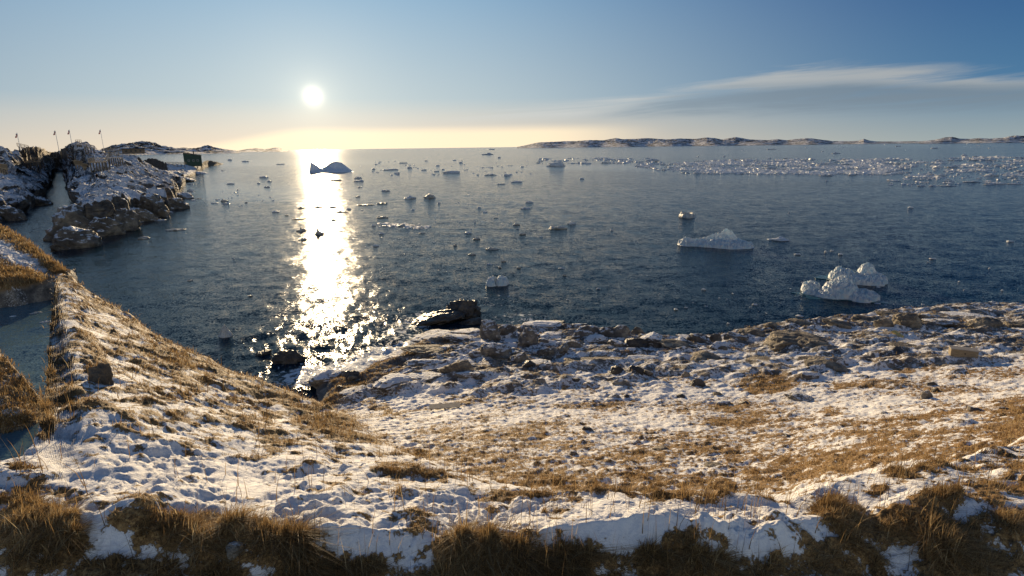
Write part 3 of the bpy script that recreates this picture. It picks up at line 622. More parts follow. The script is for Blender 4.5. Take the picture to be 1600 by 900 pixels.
def auto_label(head, u, v, marks, skip=20):
    for far_ok in range(0, 6):
        ms = sorted(marks, key=lambda m: math.hypot((m[0]-u), (m[1]-v)*2.2))
        for m in ms[:2+3*far_ok]:
            du, dv = u-m[0], v-m[1]; d = math.hypot(du, 2.2*dv)
            if d < 4: continue
            how = 'just' if d < 45 else ('some way' if d < 110 else 'far')
            lat = ('sunward' if du < 0 else 'away from the sun') if u > 489 else ('headland side' if du < 0 else 'glitter side')
            lon = 'seaward' if dv < 0 else 'shoreward'
            if abs(du) > 3.5*abs(dv): p = {'sunward': f'{how} sunward of', 'away from the sun': f'{how} downsun of', 'headland side': f'{how} on the headland side of', 'glitter side': f'{how} on the glitter side of'}[lat]
            elif abs(dv)*2.2 > 2*abs(du): p = f'{how} {lon} of'
            else: p = f'{how} {lon} and ' + {'sunward': 'sunward of', 'away from the sun': 'downsun of', 'headland side': 'on the headland side of', 'glitter side': 'on the glitter side of'}[lat]
            s = f'{head} {p} {m[2]}'
            if s not in USED and len(s.split()) <= 16: USED.add(s); return s
    for m in ms:
        for extra in ('first', 'second', 'third', 'fourth', 'fifth', 'sixth'):
            s = f'{extra} {head} in line from {m[2]}'
            if s not in USED and len(s.split()) <= 16: USED.add(s); return s
    return head

# ------------------------------------------------------------------ rounded bodies
import bmesh
ICO = {}
for lv in (2, 3, 4, 5, 6):
    bm = bmesh.new(); bmesh.ops.create_icosphere(bm, subdivisions=lv, radius=1.0); bm.verts.ensure_lookup_table()
    ICO[lv] = (np.array([v.co[:] for v in bm.verts]), np.array([[v.index for v in f.verts] for f in bm.faces])); bm.free()
def fbm3(P, s, o=4, g=0.5, seed=0, mode=''):
    r = 0; a = 1; t = 0
    for k in range(o):
        n = perlin3(P*s+seed*3.17+k*7.7)
        if mode == 'b': n = np.abs(n)*2-0.4
        if mode == 'r': n = 0.5-np.abs(n)*2
        r = r+a*n; t += a; a *= g; s *= 2.05
    return r/t
def rock_mesh(name, seed, dims, mat, lv=4, boxy=0.75, rough=0.16):
    V, Fc = ICO[lv]; rs = np.random.RandomState(seed); P = V.copy()
    for _ in range(11):
        n = rs.normal(size=3); n[2] *= 0.7; n /= np.linalg.norm(n); d = rs.uniform(0.45, 0.85)
        P = P-n*np.maximum(0, P@n-d)[:, None]*boxy*1.25
    P = P/np.abs(P).max(0)
    D = V*(rough*fbm3(P*np.array([1, 1, 1.6]), 1.7, 5, 0.55, seed, 'r')+0.05*fbm3(P, 6.0, 3, 0.6, seed+1))[:, None]
    P = (P+D)*np.array(dims)/2
    return mesh_np(name, P, Fc.ravel(), np.full(len(Fc), 3), mat, True)
def ice_mesh(name, seed, kind, lv=3, mat=None):
    V, Fc = ICO[lv]; rs = np.random.RandomState(seed); P = V.copy(); a = rs.uniform(0, 6.28)
    flat = {'flat': 0.55, 'hump': 1.0, 'peak': 1.0, 'ragged': 0.8}[kind]
    top = np.maximum(V[:, 2], 0)
    rad = 1+0.55*fbm3(V, 1.2, 3, 0.5, seed)+0.42*fbm3(V, 3.0, 3, 0.6, seed+2, 'b')*(1.6 if kind == 'ragged' else 1)
    P = V*rad[:, None]
    if kind == 'flat': P[:, 2] = np.where(P[:, 2] > 0, np.tanh(P[:, 2]*1.6)*(0.5+0.5*np.clip(0.5+1.4*perlin3(P*np.array([1.8, 1.8, 0])+seed), 0, 1.2)), P[:, 2])
    if kind in ('peak', 'ragged'):
        for k in range(1 if kind == 'peak' else 3):
            c = rs.uniform(-0.55, 0.55, 2)*np.array([1, .5]); P[:, 2] += top*1.3*rs.uniform(.5, 1)*np.exp(-(((P[:, :2]-c)**2).sum(1))/(0.10 if kind == 'peak' else 0.05))
    P[:, 2] += 0.0
    m = P[:, 2].max(); P[:, 2] = np.where(P[:, 2] > 0, P[:, 2]/m, P[:, 2]*0.5); P[:, 0] /= np.abs(P[:, 0]).max(); P[:, 1] /= np.abs(P[:, 1]).max()
    return mesh_np(name, P, Fc.ravel(), np.full(len(Fc), 3), mat or M['ice'], True)

# ------------------------------------------------------------------ big icebergs as height shapes (units: photo pixels at their range)
def berg(name, u, v, hf, xr, yr, mat, label, n=(220, 150), seed=0, lump=1.6, fine=3.0):
    p = at_z(u, v, 0); s = mpp(p)
    xs = np.linspace(xr[0], xr[1], n[0]); ys = np.linspace(yr[0], yr[1], n[1]); X, Y = np.meshgrid(xs, ys, indexing='ij')
    wx = X+1.5*fbm2(X, Y, 0.09, 3, 0.5, seed+1); wy = Y+2.5*fbm2(X, Y, 0.09, 3, 0.5, seed+2)
    h = hf(wx, wy)
    e = np.clip(h/3, 0, 1)
    h = h+e*(lump*(fbm2(X, Y*0.7, 0.12, 5, 0.62, seed+3, 'ridge')-0.3)*2.6+0.3*lump*fbm2(X, Y*0.7, 0.16, 3, 0.6, seed+7, 'b')+0.7*fbm2(X, Y, 0.40, 3, 0.6, seed+4, 'ridge'))
    h = np.where(h < 0, np.maximum(h, -4), h)
    jx = 0.8*e*fbm2(X, Y, 0.3, 3, 0.6, seed+5); jy = 1.2*e*fbm2(X, Y, 0.3, 3, 0.6, seed+6)
    az = math.atan2(p[0], p[1]); 
    co = np.stack([(X+jx)*s, (Y+jy)*s, h*s], -1).reshape(-1, 3); q = grid_faces(*n)
    keep = (co[q, 2].max(1) > -0.35*s); q = q[keep]
    used = np.unique(q); mp = np.full(len(co), -1); mp[used] = np.arange(len(used)); co = co[used]; q = mp[q]
    o = link(name, mesh_np(name, co, q.ravel(), np.full(len(q), 4), mat), None, (p[0], p[1], 0)); o.rotation_euler.z = -az
    tag(o, label, 'iceberg', 'icebergs floating in the bay')
    return o, s
def g2(X, Y, cx, cy, sx, sy, p=2.0): return np.exp(-(np.abs((X-cx)/sx)**p+np.abs((Y-cy)/sy)**p))
def long_berg(X, Y):
    foot = 1-((np.abs(X)/57)**3+(np.abs(Y-30)/(22+0.18*(X+57)*0.6))**2.6)
    h = np.where(foot > 0, 4.6*np.sqrt(np.clip(foot, 0, 1))+1.0+1.6*np.sin(Y*0.45+X*0.08), foot*8)
    cx = np.where(X < 16, 23.5-0.62*(16-X)*(1-0.006*(16-X)), 23.5-0.80*(X-16)); r = np.clip(cx-3, 0, 30)
    h = h+np.where(foot > 0, r*np.exp(-np.abs((Y-38-0.25*(X-16))/(8.0))**1.3)*np.clip(foot*3, 0, 1), 0)
    h = h+6*g2(X, Y, -45, 22, 9, 10)+2.5*g2(X, Y, 45, 24, 12, 9)+3.5*g2(X, Y, 10, 14, 14, 7)
    return h
berg('iceberg', 1117, 388, long_berg, (-66, 66), (-2, 66), M['ice_big'], 'long low white iceberg rising to one pale blue peak, in dark open water', seed=11)
def rag_front(X, Y):
    def lobe(cx, cy, rx, ry, h, p=2.4):
        f = 1-(np.abs((X-cx)/rx)**p+np.abs((Y-cy)/ry)**p); return np.where(f > 0, h*np.clip(f, 0, 1)**0.5, f*6)
    h = np.maximum.reduce([lobe(-41, 42, 14, 22, 10), lobe(-34, 14, 18, 14, 5), lobe(2, 26, 27, 32, 19), lobe(-10, 4, 22, 16, 4.5), lobe(30, 20, 26, 30, 9, 2), lobe(6, 42, 16, 20, 25)])
    return h+1.0*(h > 0)*np.abs(np.sin(X*0.35+Y*0.2))
def rag_back(X, Y):
    def lobe(cx, cy, rx, ry, h, p=2.4):
        f = 1-(np.abs((X-cx)/rx)**p+np.abs((Y-cy)/ry)**p); return np.where(f > 0, h*np.clip(f, 0, 1)**0.55, f*6)
    return np.maximum.reduce([lobe(2, 30, 20, 26, 14), lobe(-4, 34, 9, 14, 17), lobe(40, 30, 24, 24, 12), lobe(34, 36, 15, 18, 25, 2), lobe(25, 6, 34, 13, 9, 3), lobe(22, 30, 20, 20, 8)])
b2, s2 = berg('iceberg', 1309, 466, rag_front, (-62, 62), (-16, 74), M['ice_big'], 'ragged iceberg with lumpy snow crest and teal ledge, in front of its domed neighbour', seed=23, lump=2.6)
b3, s3 = berg('iceberg', 1313, 441, rag_back, (-30, 72), (-12, 66), M['ice_big'], 'iceberg with smooth round dome and crumbly end, behind the ragged lumpy one', seed=37, lump=2.0)
def ledge(parent, s, pts, z=0.035):
    n = len(pts); v = [(a*s, b*s, z) for a, b in pts]; me = bpy.data.meshes.new('underwater_ledge')
    vv = v+[(a*1.02, b*1.02, -0.3) for a, b, c in v]; me.from_pydata(vv, [], [tuple(range(n))]+[(i, (i+1) % n, n+(i+1) % n, n+i)[::-1] for i in range(n)])
    me.materials.append(M['ledge']); link('underwater_ledge', me, parent)
def blob(cx, cy, rx, ry, seed, n=40):
    t = np.linspace(0, 2*np.pi, n, endpoint=False); k = 1+0.22*np.sin(3*t+seed)+0.12*np.sin(7*t+seed*2)+0.06*np.sin(13*t)
    return [(cx+rx*k[i]*math.cos(t[i]), cy+ry*k[i]*math.sin(t[i])) for i in range(n)]
ledge(b2, s2, blob(-22, -3, 42, 17, 1)); ledge(b2, s2, blob(42, 4, 24, 12, 2.5), 0.04); ledge(b3, s3, blob(-14, 28, 18, 24, 4))
def fin_berg(X, Y):
    base = 1-((np.abs(X)/31)**2.2+(np.abs(Y-40)/30)**2); h = np.where(base > 0, 4*np.sqrt(np.clip(base, 0, 1)), base*8)
    fin = np.clip(17-2.3*np.maximum(0, -27-X)*3-0.80*np.maximum(0, X+27), 0, 20)*np.exp(-((Y-36)/6)**2)
    hump = 11.5*np.exp(-(np.abs((X-13)/17)**2.6))*np.exp(-((Y-42)/9)**2)
    h = np.maximum(h, fin*(X > -32)); return np.where(base > -0.4, h+hump, h)
berg('iceberg', 514, 270, fin_berg, (-36, 38), (0, 84), M['ice_fin'], 'pale iceberg with a sharp fin and a rounded hump beside the sun glitter', (150, 90), 41, 0.7)
def holed(X, Y):
    def lobe(cx, cy, rx, ry, h, p=2.2):
        f = 1-(np.abs((X-cx)/rx)**p+np.abs((Y-cy)/ry)**p); return np.where(f > 0, h*np.clip(f, 0, 1)**0.5, f*5)
    h = np.maximum(lobe(-8, 14, 10, 16, 11.5), lobe(8, 14, 10.5, 16, 12)); return np.where((np.abs(X+2.2+0.1*Y) < 1.5) & (Y < 16), np.minimum(h, 2.0), h)
berg('ice_block', 777, 448, holed, (-22, 22), (-4, 34), M['ice_big'], 'round white ice block split by a dark upright slit, near the black rocks', (130, 90), 53, 1.7)
def ring(X, Y):
    q = np.sqrt((X/11)**2+((Y-24)/22)**2); h = 4.2*np.exp(-((q-0.8)/0.22)**2)*(1+0.3*np.sin(3*np.arctan2(Y-24, X)))+0.8; return np.where(q < 1.15, h, -3*(q-1.15))
berg('ice_floe', 1073, 341, ring, (-16, 16), (-8, 56), M['ice_dirty_backlit'], 'cream ring shaped floe with a hollow middle, beyond the long peaked iceberg', (100, 90), 59, 0.5)
def cone(X, Y):
    f = 1-np.sqrt(((X)/11)**2+((Y-14)/13)**2); return np.where(f > 0, 19*np.clip(f, 0, 1)**1.15+1.5, f*6)
berg('ice_cone', 353, 530, cone, (-15, 15), (-4, 32), M['ice_dirty_backlit'], 'cone shaped grey ice lump standing in the surf below the grassy slope', (90, 90), 61, 0.7)

# ------------------------------------------------------------------ ice floes, one object each: (u, v base, width, height, kind)
FLOES = [
 (438,257,14,2,'flat'),(412,278,15,4,'hump'),(417,293,10,3,'flat'),(404,287,6,2,'hump'),(421,284,8,3,'hump'),(431,332,13,4,'hump'),(448,337,6,2,'flat'),(472,326,18,5,'ragged'),(499,325,19,6,'ragged'),(520,325,15,5,'ragged'),
 (535,333,28,6,'ragged'),(545,328,9,4,'hump'),(468,343,26,4,'flat'),(522,345,10,4,'ragged'),(471,362,18,11,'ragged'),(499,367,18,18,'ragged'),(473,376,16,9,'ragged'),(525,283,20,4,'flat'),(560,279,14,5,'hump'),(560,284,18,4,'flat'),
 (562,293,8,2,'flat'),(559,308,9,3,'hump'),(525,297,24,3,'flat'),(603,299,15,4,'hump'),(570,321,32,3,'flat'),(598,319,18,4,'flat'),(686,318,6,4,'hump'),(597,341,20,5,'flat'),(584,353,8,4,'hump'),(602,354,16,4,'ragged'),
 (634,354,44,7,'ragged'),(652,358,14,3,'flat'),(596,366,12,6,'ragged'),(660,365,13,3,'ragged'),(587,385,13,7,'ragged'),(610,266,28,3,'flat'),(584,265,6,3,'hump'),(640,263,9,4,'hump'),(662,266,10,2,'flat'),(682,268,10,2,'flat'),
 (705,271,30,6,'flat'),(766,274,24,4,'ragged'),(792,275,12,4,'hump'),(762,242,22,5,'peak'),(780,247,6,3,'hump'),(783,288,14,2,'flat'),(768,234,12,2,'flat'),(720,255,8,3,'hump'),(630,255,14,2,'flat'),(749,325,9,3,'hump'),
 (775,341,8,2,'flat'),(731,365,12,5,'hump'),(745,374,13,6,'ragged'),(769,391,24,8,'ragged'),(738,399,16,7,'ragged'),(711,384,7,5,'hump'),(787,409,9,4,'hump'),(764,414,13,5,'ragged'),(781,418,6,3,'hump'),
 (641,311,24,9,'peak'),(672,310,22,12,'peak'),(807,285,20,3,'flat'),(827,317,14,4,'hump'),(821,327,20,6,'ragged'),(807,352,14,6,'ragged'),(809,358,6,2,'flat'),(817,367,12,5,'hump'),(845,371,7,2,'flat'),(871,359,31,9,'flat'),
 (893,351,16,9,'ragged'),(909,280,9,3,'hump'),(956,360,6,3,'hump'),(996,379,3,2,'hump'),(816,261,7,2,'hump'),(869,260,32,11,'peak'),(904,255,5,3,'hump'),(946,255,14,4,'hump'),(960,255,8,2,'flat'),(1021,253,26,7,'hump'),
 (1091,245,3,3,'peak'),(1132,245,5,3,'peak'),(811,419,8,4,'hump'),(878,420,12,4,'ragged'),(882,432,7,6,'hump'),(935,452,6,4,'hump'),(887,469,4,3,'hump'),(851,477,5,4,'hump'),(1055,444,3,2,'hump'),(1100,453,7,4,'flat'),
 (1145,459,3,2,'hump'),(1031,460,3,2,'hump'),(1044,461,3,2,'hump'),(1124,466,3,2,'hump'),(1136,468,4,2,'hump'),(1084,474,8,2,'flat'),(1056,484,7,4,'ragged'),(1072,481,6,2,'flat'),(1179,477,10,4,'flat'),(1172,480,3,2,'hump'),
 (1103,479,6,2,'flat'),(1138,506,5,4,'hump'),(1198,490,3,2,'hump'),(1249,495,12,5,'hump'),(1372,450,10,6,'ragged'),(1371,475,10,3,'flat'),(1384,478,6,3,'hump'),(1396,477,3,4,'hump'),(1280,487,18,3,'flat'),(1507,454,4,3,'hump'),
 (1566,454,4,3,'hump'),(1552,474,17,7,'ragged'),(1457,405,11,3,'flat'),(1546,420,3,3,'hump'),(1496,456,3,2,'hump'),(1217,377,37,12,'peak'),(1423,325,8,4,'hump'),(1246,398,10,3,'flat'),(1290,394,4,5,'peak'),(1300,392,6,3,'hump'),
 (1313,398,7,4,'ragged'),(1578,378,11,4,'flat'),(1292,283,6,2,'hump'),(1306,240,14,4,'ragged'),(1286,237,3,2,'peak'),(1404,229,8,2,'flat'),(1507,244,10,5,'peak'),(1260,231,4,1,'flat'),(1460,232,12,2,'flat'),(1205,234,14,2,'flat'),
 (359,251,9,4,'hump'),(384,253,12,3,'hump'),(348,267,7,1,'flat'),(361,288,14,3,'hump'),(312,281,6,1,'flat'),(298,289,10,3,'flat'),(298,299,12,7,'peak'),(293,303,9,2,'flat'),(351,315,13,6,'peak'),(353,319,12,4,'flat'),
 (335,318,12,2,'flat'),(266,332,10,5,'ragged'),(251,345,19,5,'ragged'),(385,317,5,2,'hump'),(276,361,33,6,'flat'),(225,374,20,7,'hump'),(216,348,10,3,'flat'),(205,348,5,3,'hump'),(310,311,10,2,'flat'),
 (297,439,9,3,'flat'),(391,463,9,3,'flat'),(365,405,4,2,'hump'),(55,490,20,5,'ragged'),(20,495,10,3,'hump'),(71,504,16,4,'flat'),(1405,457,3,2,'hump'),(1450,410,3,2,'hump'),(1233,332,3,1,'flat')]
BELT = [(1206,254,44,6,'flat'),(1187,254,20,6,'flat'),(1285,259,22,11,'peak'),(1297,259,22,10,'hump'),(1273,256,8,7,'peak'),(1145,266,16,6,'ragged'),(1115,262,16,6,'hump'),(1090,271,12,8,'peak'),(1132,264,20,5,'flat'),(1070,270,12,3,'flat'),
 (1166,261,14,9,'peak'),(1205,264,20,6,'hump'),(1291,275,20,5,'hump'),(1331,274,14,5,'ragged'),(1343,262,24,4,'flat'),(1407,265,14,5,'ragged'),(1450,276,22,7,'ragged'),(1472,275,12,6,'ragged'),(1547,251,16,8,'peak'),(1528,251,22,4,'flat'),
 (1492,251,18,3,'flat'),(1550,275,18,8,'ragged'),(1575,274,12,7,'ragged'),(1592,250,14,4,'flat'),(1440,291,12,4,'ragged'),(1457,291,12,5,'ragged'),(1479,291,26,4,'ragged'),(1517,285,24,5,'ragged'),(1546,289,18,4,'ragged'),(1562,288,12,5,'hump'),
 (1585,288,24,4,'ragged'),(1589,282,5,2,'hump'),(1485,283,5,2,'peak'),(1397,283,18,2,'flat'),(1436,281,16,2,'flat'),(1487,262,18,5,'ragged'),(1365,256,16,4,'hump'),(1385,270,14,4,'ragged'),(1428,259,12,4,'ragged'),(1240,266,14,5,'ragged'),
 (1256,258,12,5,'hump'),(1310,268,12,5,'ragged'),(1226,270,12,4,'ragged'),(1182,268,12,4,'hump'),(1512,266,14,4,'hump'),(1532,262,12,5,'ragged'),(1560,260,12,4,'hump'),(1596,268,12,5,'ragged'),(1582,278,12,3,'flat'),(1110,271,10,4,'hump'),
 (1157,271,10,4,'ragged'),(1048,262,10,3,'hump'),(1035,257,10,3,'flat'),(1420,270,12,4,'ragged'),(1355,270,10,4,'hump'),(1275,268,10,4,'peak'),(1320,257,12,4,'ragged'),(1400,257,14,3,'flat')]
VAR = {}
vs = 100
for k in ('flat', 'hump', 'peak', 'ragged'):
    for big in (0, 1):
        for mt in ('ice', 'ice_dirty_backlit'):
            VAR[(k, big, mt)] = [ice_mesh('ice_floe', vs+i*7, k, 4 if big else 3, M[mt]) for i in range(4)]; vs += 31
SHAPE = {'flat': 'flat', 'hump': 'rounded', 'peak': 'peaked', 'ragged': 'ragged'}
def place_floe(u, v, w, h, k, group, belt=False):
    if belt: w *= 1.15; h *= 0.8
    p = at_z(u, v, 0); s = mpp(p); d = math.hypot(p[0], p[1]); dep = math.atan2(H, d); h = h*(0.72 if k == 'flat' else 0.72)
    W_ = w*s; D_ = min(W_*0.7, 0.55*h*s/math.sin(dep)); D_ = max(D_, 0.35*W_) if dep > 0.06 else max(D_, 0.6*W_)
    vis = max(h-D_*math.sin(dep)/s*0.8, h*0.4, 0.7); Hm = vis*s
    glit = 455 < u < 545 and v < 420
    dirty_or_backlit = glit or (v > 300 and u < 900 and (u*7+v*3) % 3 < 1.4)  # floes in the glitter take the darker ice: backlit shade put into colour
    me = VAR[(k, 1 if w >= 14 else 0, 'ice_dirty_backlit' if dirty_or_backlit else 'ice')][int(u*13+v*7) % 4]
    o = link('ice_floe' if w >= 8 else 'ice_chunk', me); f = p+np.array([p[0], p[1], 0])/d*D_/2
    o.location = (f[0], f[1], 0); o.scale = (W_/2, D_/2, Hm); o.rotation_euler.z = -math.atan2(p[0], p[1])+((u*3+v) % 7-3)*0.06
    size = 'tiny' if w < 5 else 'small' if w < 10 else 'mid sized' if w < 20 else 'large'
    tone = 'dark backlit' if glit else ('brownish' if dirty_or_backlit else ('blue white' if u < 800 else 'white'))
    mk = [m for m in MARKS if math.hypot(m[0]-u, m[1]-v) > 9]
    lab = auto_label(f'{size} {SHAPE[k]} {tone} ' + ('ice block' if belt else 'floe'), u, v, mk)
    if lab not in ('',): tag(o, lab, 'ice block' if belt else 'ice floe', group)
    return o
named = {(514, 262): 0}
FIX = {(705, 271): 'long flat topped dark floe on the open water between glitter and horizon', (871, 359): 'loaf shaped pale floe with a ragged cream lump beside it', (869, 260): 'small white berg with a steep peak and low tail near the horizon',
       (1217, 377): 'small peaked white floe beside the long iceberg, away from the sun', (499, 367): 'dark heart shaped ice lump backlit in the sun glitter', (276, 361): 'wide flat pale floe in dark water off the headland cliffs',
       (1206, 254): 'long tabular white block at the seaward edge of the ice belt', (1285, 259): 'sunward hump of the tall twin blocks in the ice belt', (1021, 253): 'blue rounded block where the ice belt begins', (1423, 325): 'lone small white floe on dark water below the ice belt',
       (641, 311): 'pale peaked berg of a pair on blue water, the one nearer the glitter', (672, 310): 'knobbly peaked berg of a pair on blue water, the one farther from glitter', (634, 354): 'long brown ragged ice raft trailing crumbs', (1547, 251): 'sloping white block at the far seaward edge of the ice belt',
       (499, 325): 'ragged dark ice strip lying across the bright glitter'}
for a in FLOES:
    o = place_floe(*a, 'ice floes scattered on the bay')
    if (a[0], a[1]) in FIX: o['label'] = FIX[(a[0], a[1])]
for a in BELT:
    o = place_floe(*a, 'large blocks in the drifting ice belt', True)
    if (a[0], a[1]) in FIX: o['label'] = FIX[(a[0], a[1])]

# brash: countless crumbs in the belt and its trailing streaks
rs = np.random.RandomState(77)
def crumbs(n, ubox, vbox, wpx, dens):
    u = rs.uniform(*ubox, n*4); v = rs.uniform(*vbox, n*4)
    k = dens(u, v) > rs.uniform(0, 1, n*4); u, v = u[k][:n], v[k][:n]
    return u, v, rs.gamma(1.3, wpx/1.3, len(u))
def belt_d(u, v):
    top_ = np.interp(u, [1000, 1060, 1180, 1330, 1480, 1600], [253, 252, 247, 248, 246, 244]); bot_ = np.interp(u, [1000, 1060, 1180, 1330, 1480, 1600], [262, 271, 273, 274, 280, 279])
    e = sstep(0, 4, v-top_)*sstep(0, 3, bot_-v); n = 1.5*fbm2(u*0.013, v*0.22, 1.0, 5, 0.6, 81)
    th = np.interp(u, [1000, 1100, 1330, 1420, 1600], [0.05, -0.2, -0.15, 0.16, 0.2])
    return e*np.clip((n-th)*5.0, 0.01, 1)
parts = [crumbs(42000, (995, 1640), (244, 281), 2.3, belt_d),
         crumbs(700, (840, 1020), (247, 256), 2.6, lambda u, v: np.clip(fbm2(u*.03, v*.3, 1, 3, .6, 82)*3, 0, 1)),
         crumbs(500, (1390, 1640), (279, 291), 2.4, lambda u, v: np.clip(fbm2(u*.03, v*.4, 1, 3, .6, 83)*4-0.4, 0, 1)),
         crumbs(500, (560, 830), (250, 276), 1.8, lambda u, v: np.clip(fbm2(u*.03, v*.35, 1, 3, .6, 84)*4-0.6, 0, 1)),
         crumbs(420, (590, 670), (349, 359), 2.2, lambda u, v: np.exp(-((v-351-(u-610)*0.09)/2.5)**2)),
         crumbs(260, (240, 430), (296, 322), 1.6, lambda u, v: np.clip(fbm2(u*.03, v*.3, 1, 3, .6, 85)*3-0.3, 0, 1)),
         crumbs(350, (820, 1620), (222, 236), 1.8, lambda u, v: np.clip(fbm2(u*.02, v*.6, 1, 3, .6, 86)*4-0.9, 0, 1)),
         crumbs(140, (1150, 1600), (425, 500), 1.0, lambda u, v: 0.5+0*u), crumbs(120, (540, 800), (300, 430), 1.2, lambda u, v: 0.5+0*u)]
U = np.concatenate([p[0] for p in parts]); V_ = np.concatenate([p[1] for p in parts]); Wp = np.clip(np.concatenate([p[2] for p in parts]), 0.7, 9)
d = ff[None, :]+((U-800)/F)[:, None]*rr+((450-V_)/F)[:, None]*uu; t = -H/d[:, 2]; PX = d[:, 0]*t; PY = d[:, 1]*t; sc = t/F*1.0
n = len(U); base = np.array([[-1, -1, -.3], [1, -1, -.3], [1, 1, -.3], [-1, 1, -.3], [-1, -1, 1], [1, -1, 1], [1, 1, 1], [-1, 1, 1]], float)
jit = rs.uniform(0.45, 1.1, (n, 8, 3)); B = base[None]*jit; B[:, 4:, :2] *= 0.75
a = rs.uniform(0, 6.28, n); c_, s_ = np.cos(a)[:, None], np.sin(a)[:, None]; hw = (Wp*sc/2)[:, None]
X = (B[:, :, 0]*c_-B[:, :, 1]*s_)*hw+PX[:, None]; Y = (B[:, :, 0]*s_+B[:, :, 1]*c_)*hw+PY[:, None]; Z = B[:, :, 2]*hw*rs.uniform(0.15, 0.55, n)[:, None]
co = np.stack([X, Y, Z], -1).reshape(-1, 3)
fq = np.array([[4, 5, 6, 7], [0, 1, 5, 4], [1, 2, 6, 5], [2, 3, 7, 6], [3, 0, 4, 7]]); q = (np.arange(n)[:, None, None]*8+fq[None]).reshape(-1, 4)
br = link('brash_ice', mesh_np('brash_ice', co, q.ravel(), np.full(len(q), 4), M['brash'], False)); tag(br, 'countless crumbs of white brash ice drifting in belts across the bay', 'brash ice', None, 'stuff')

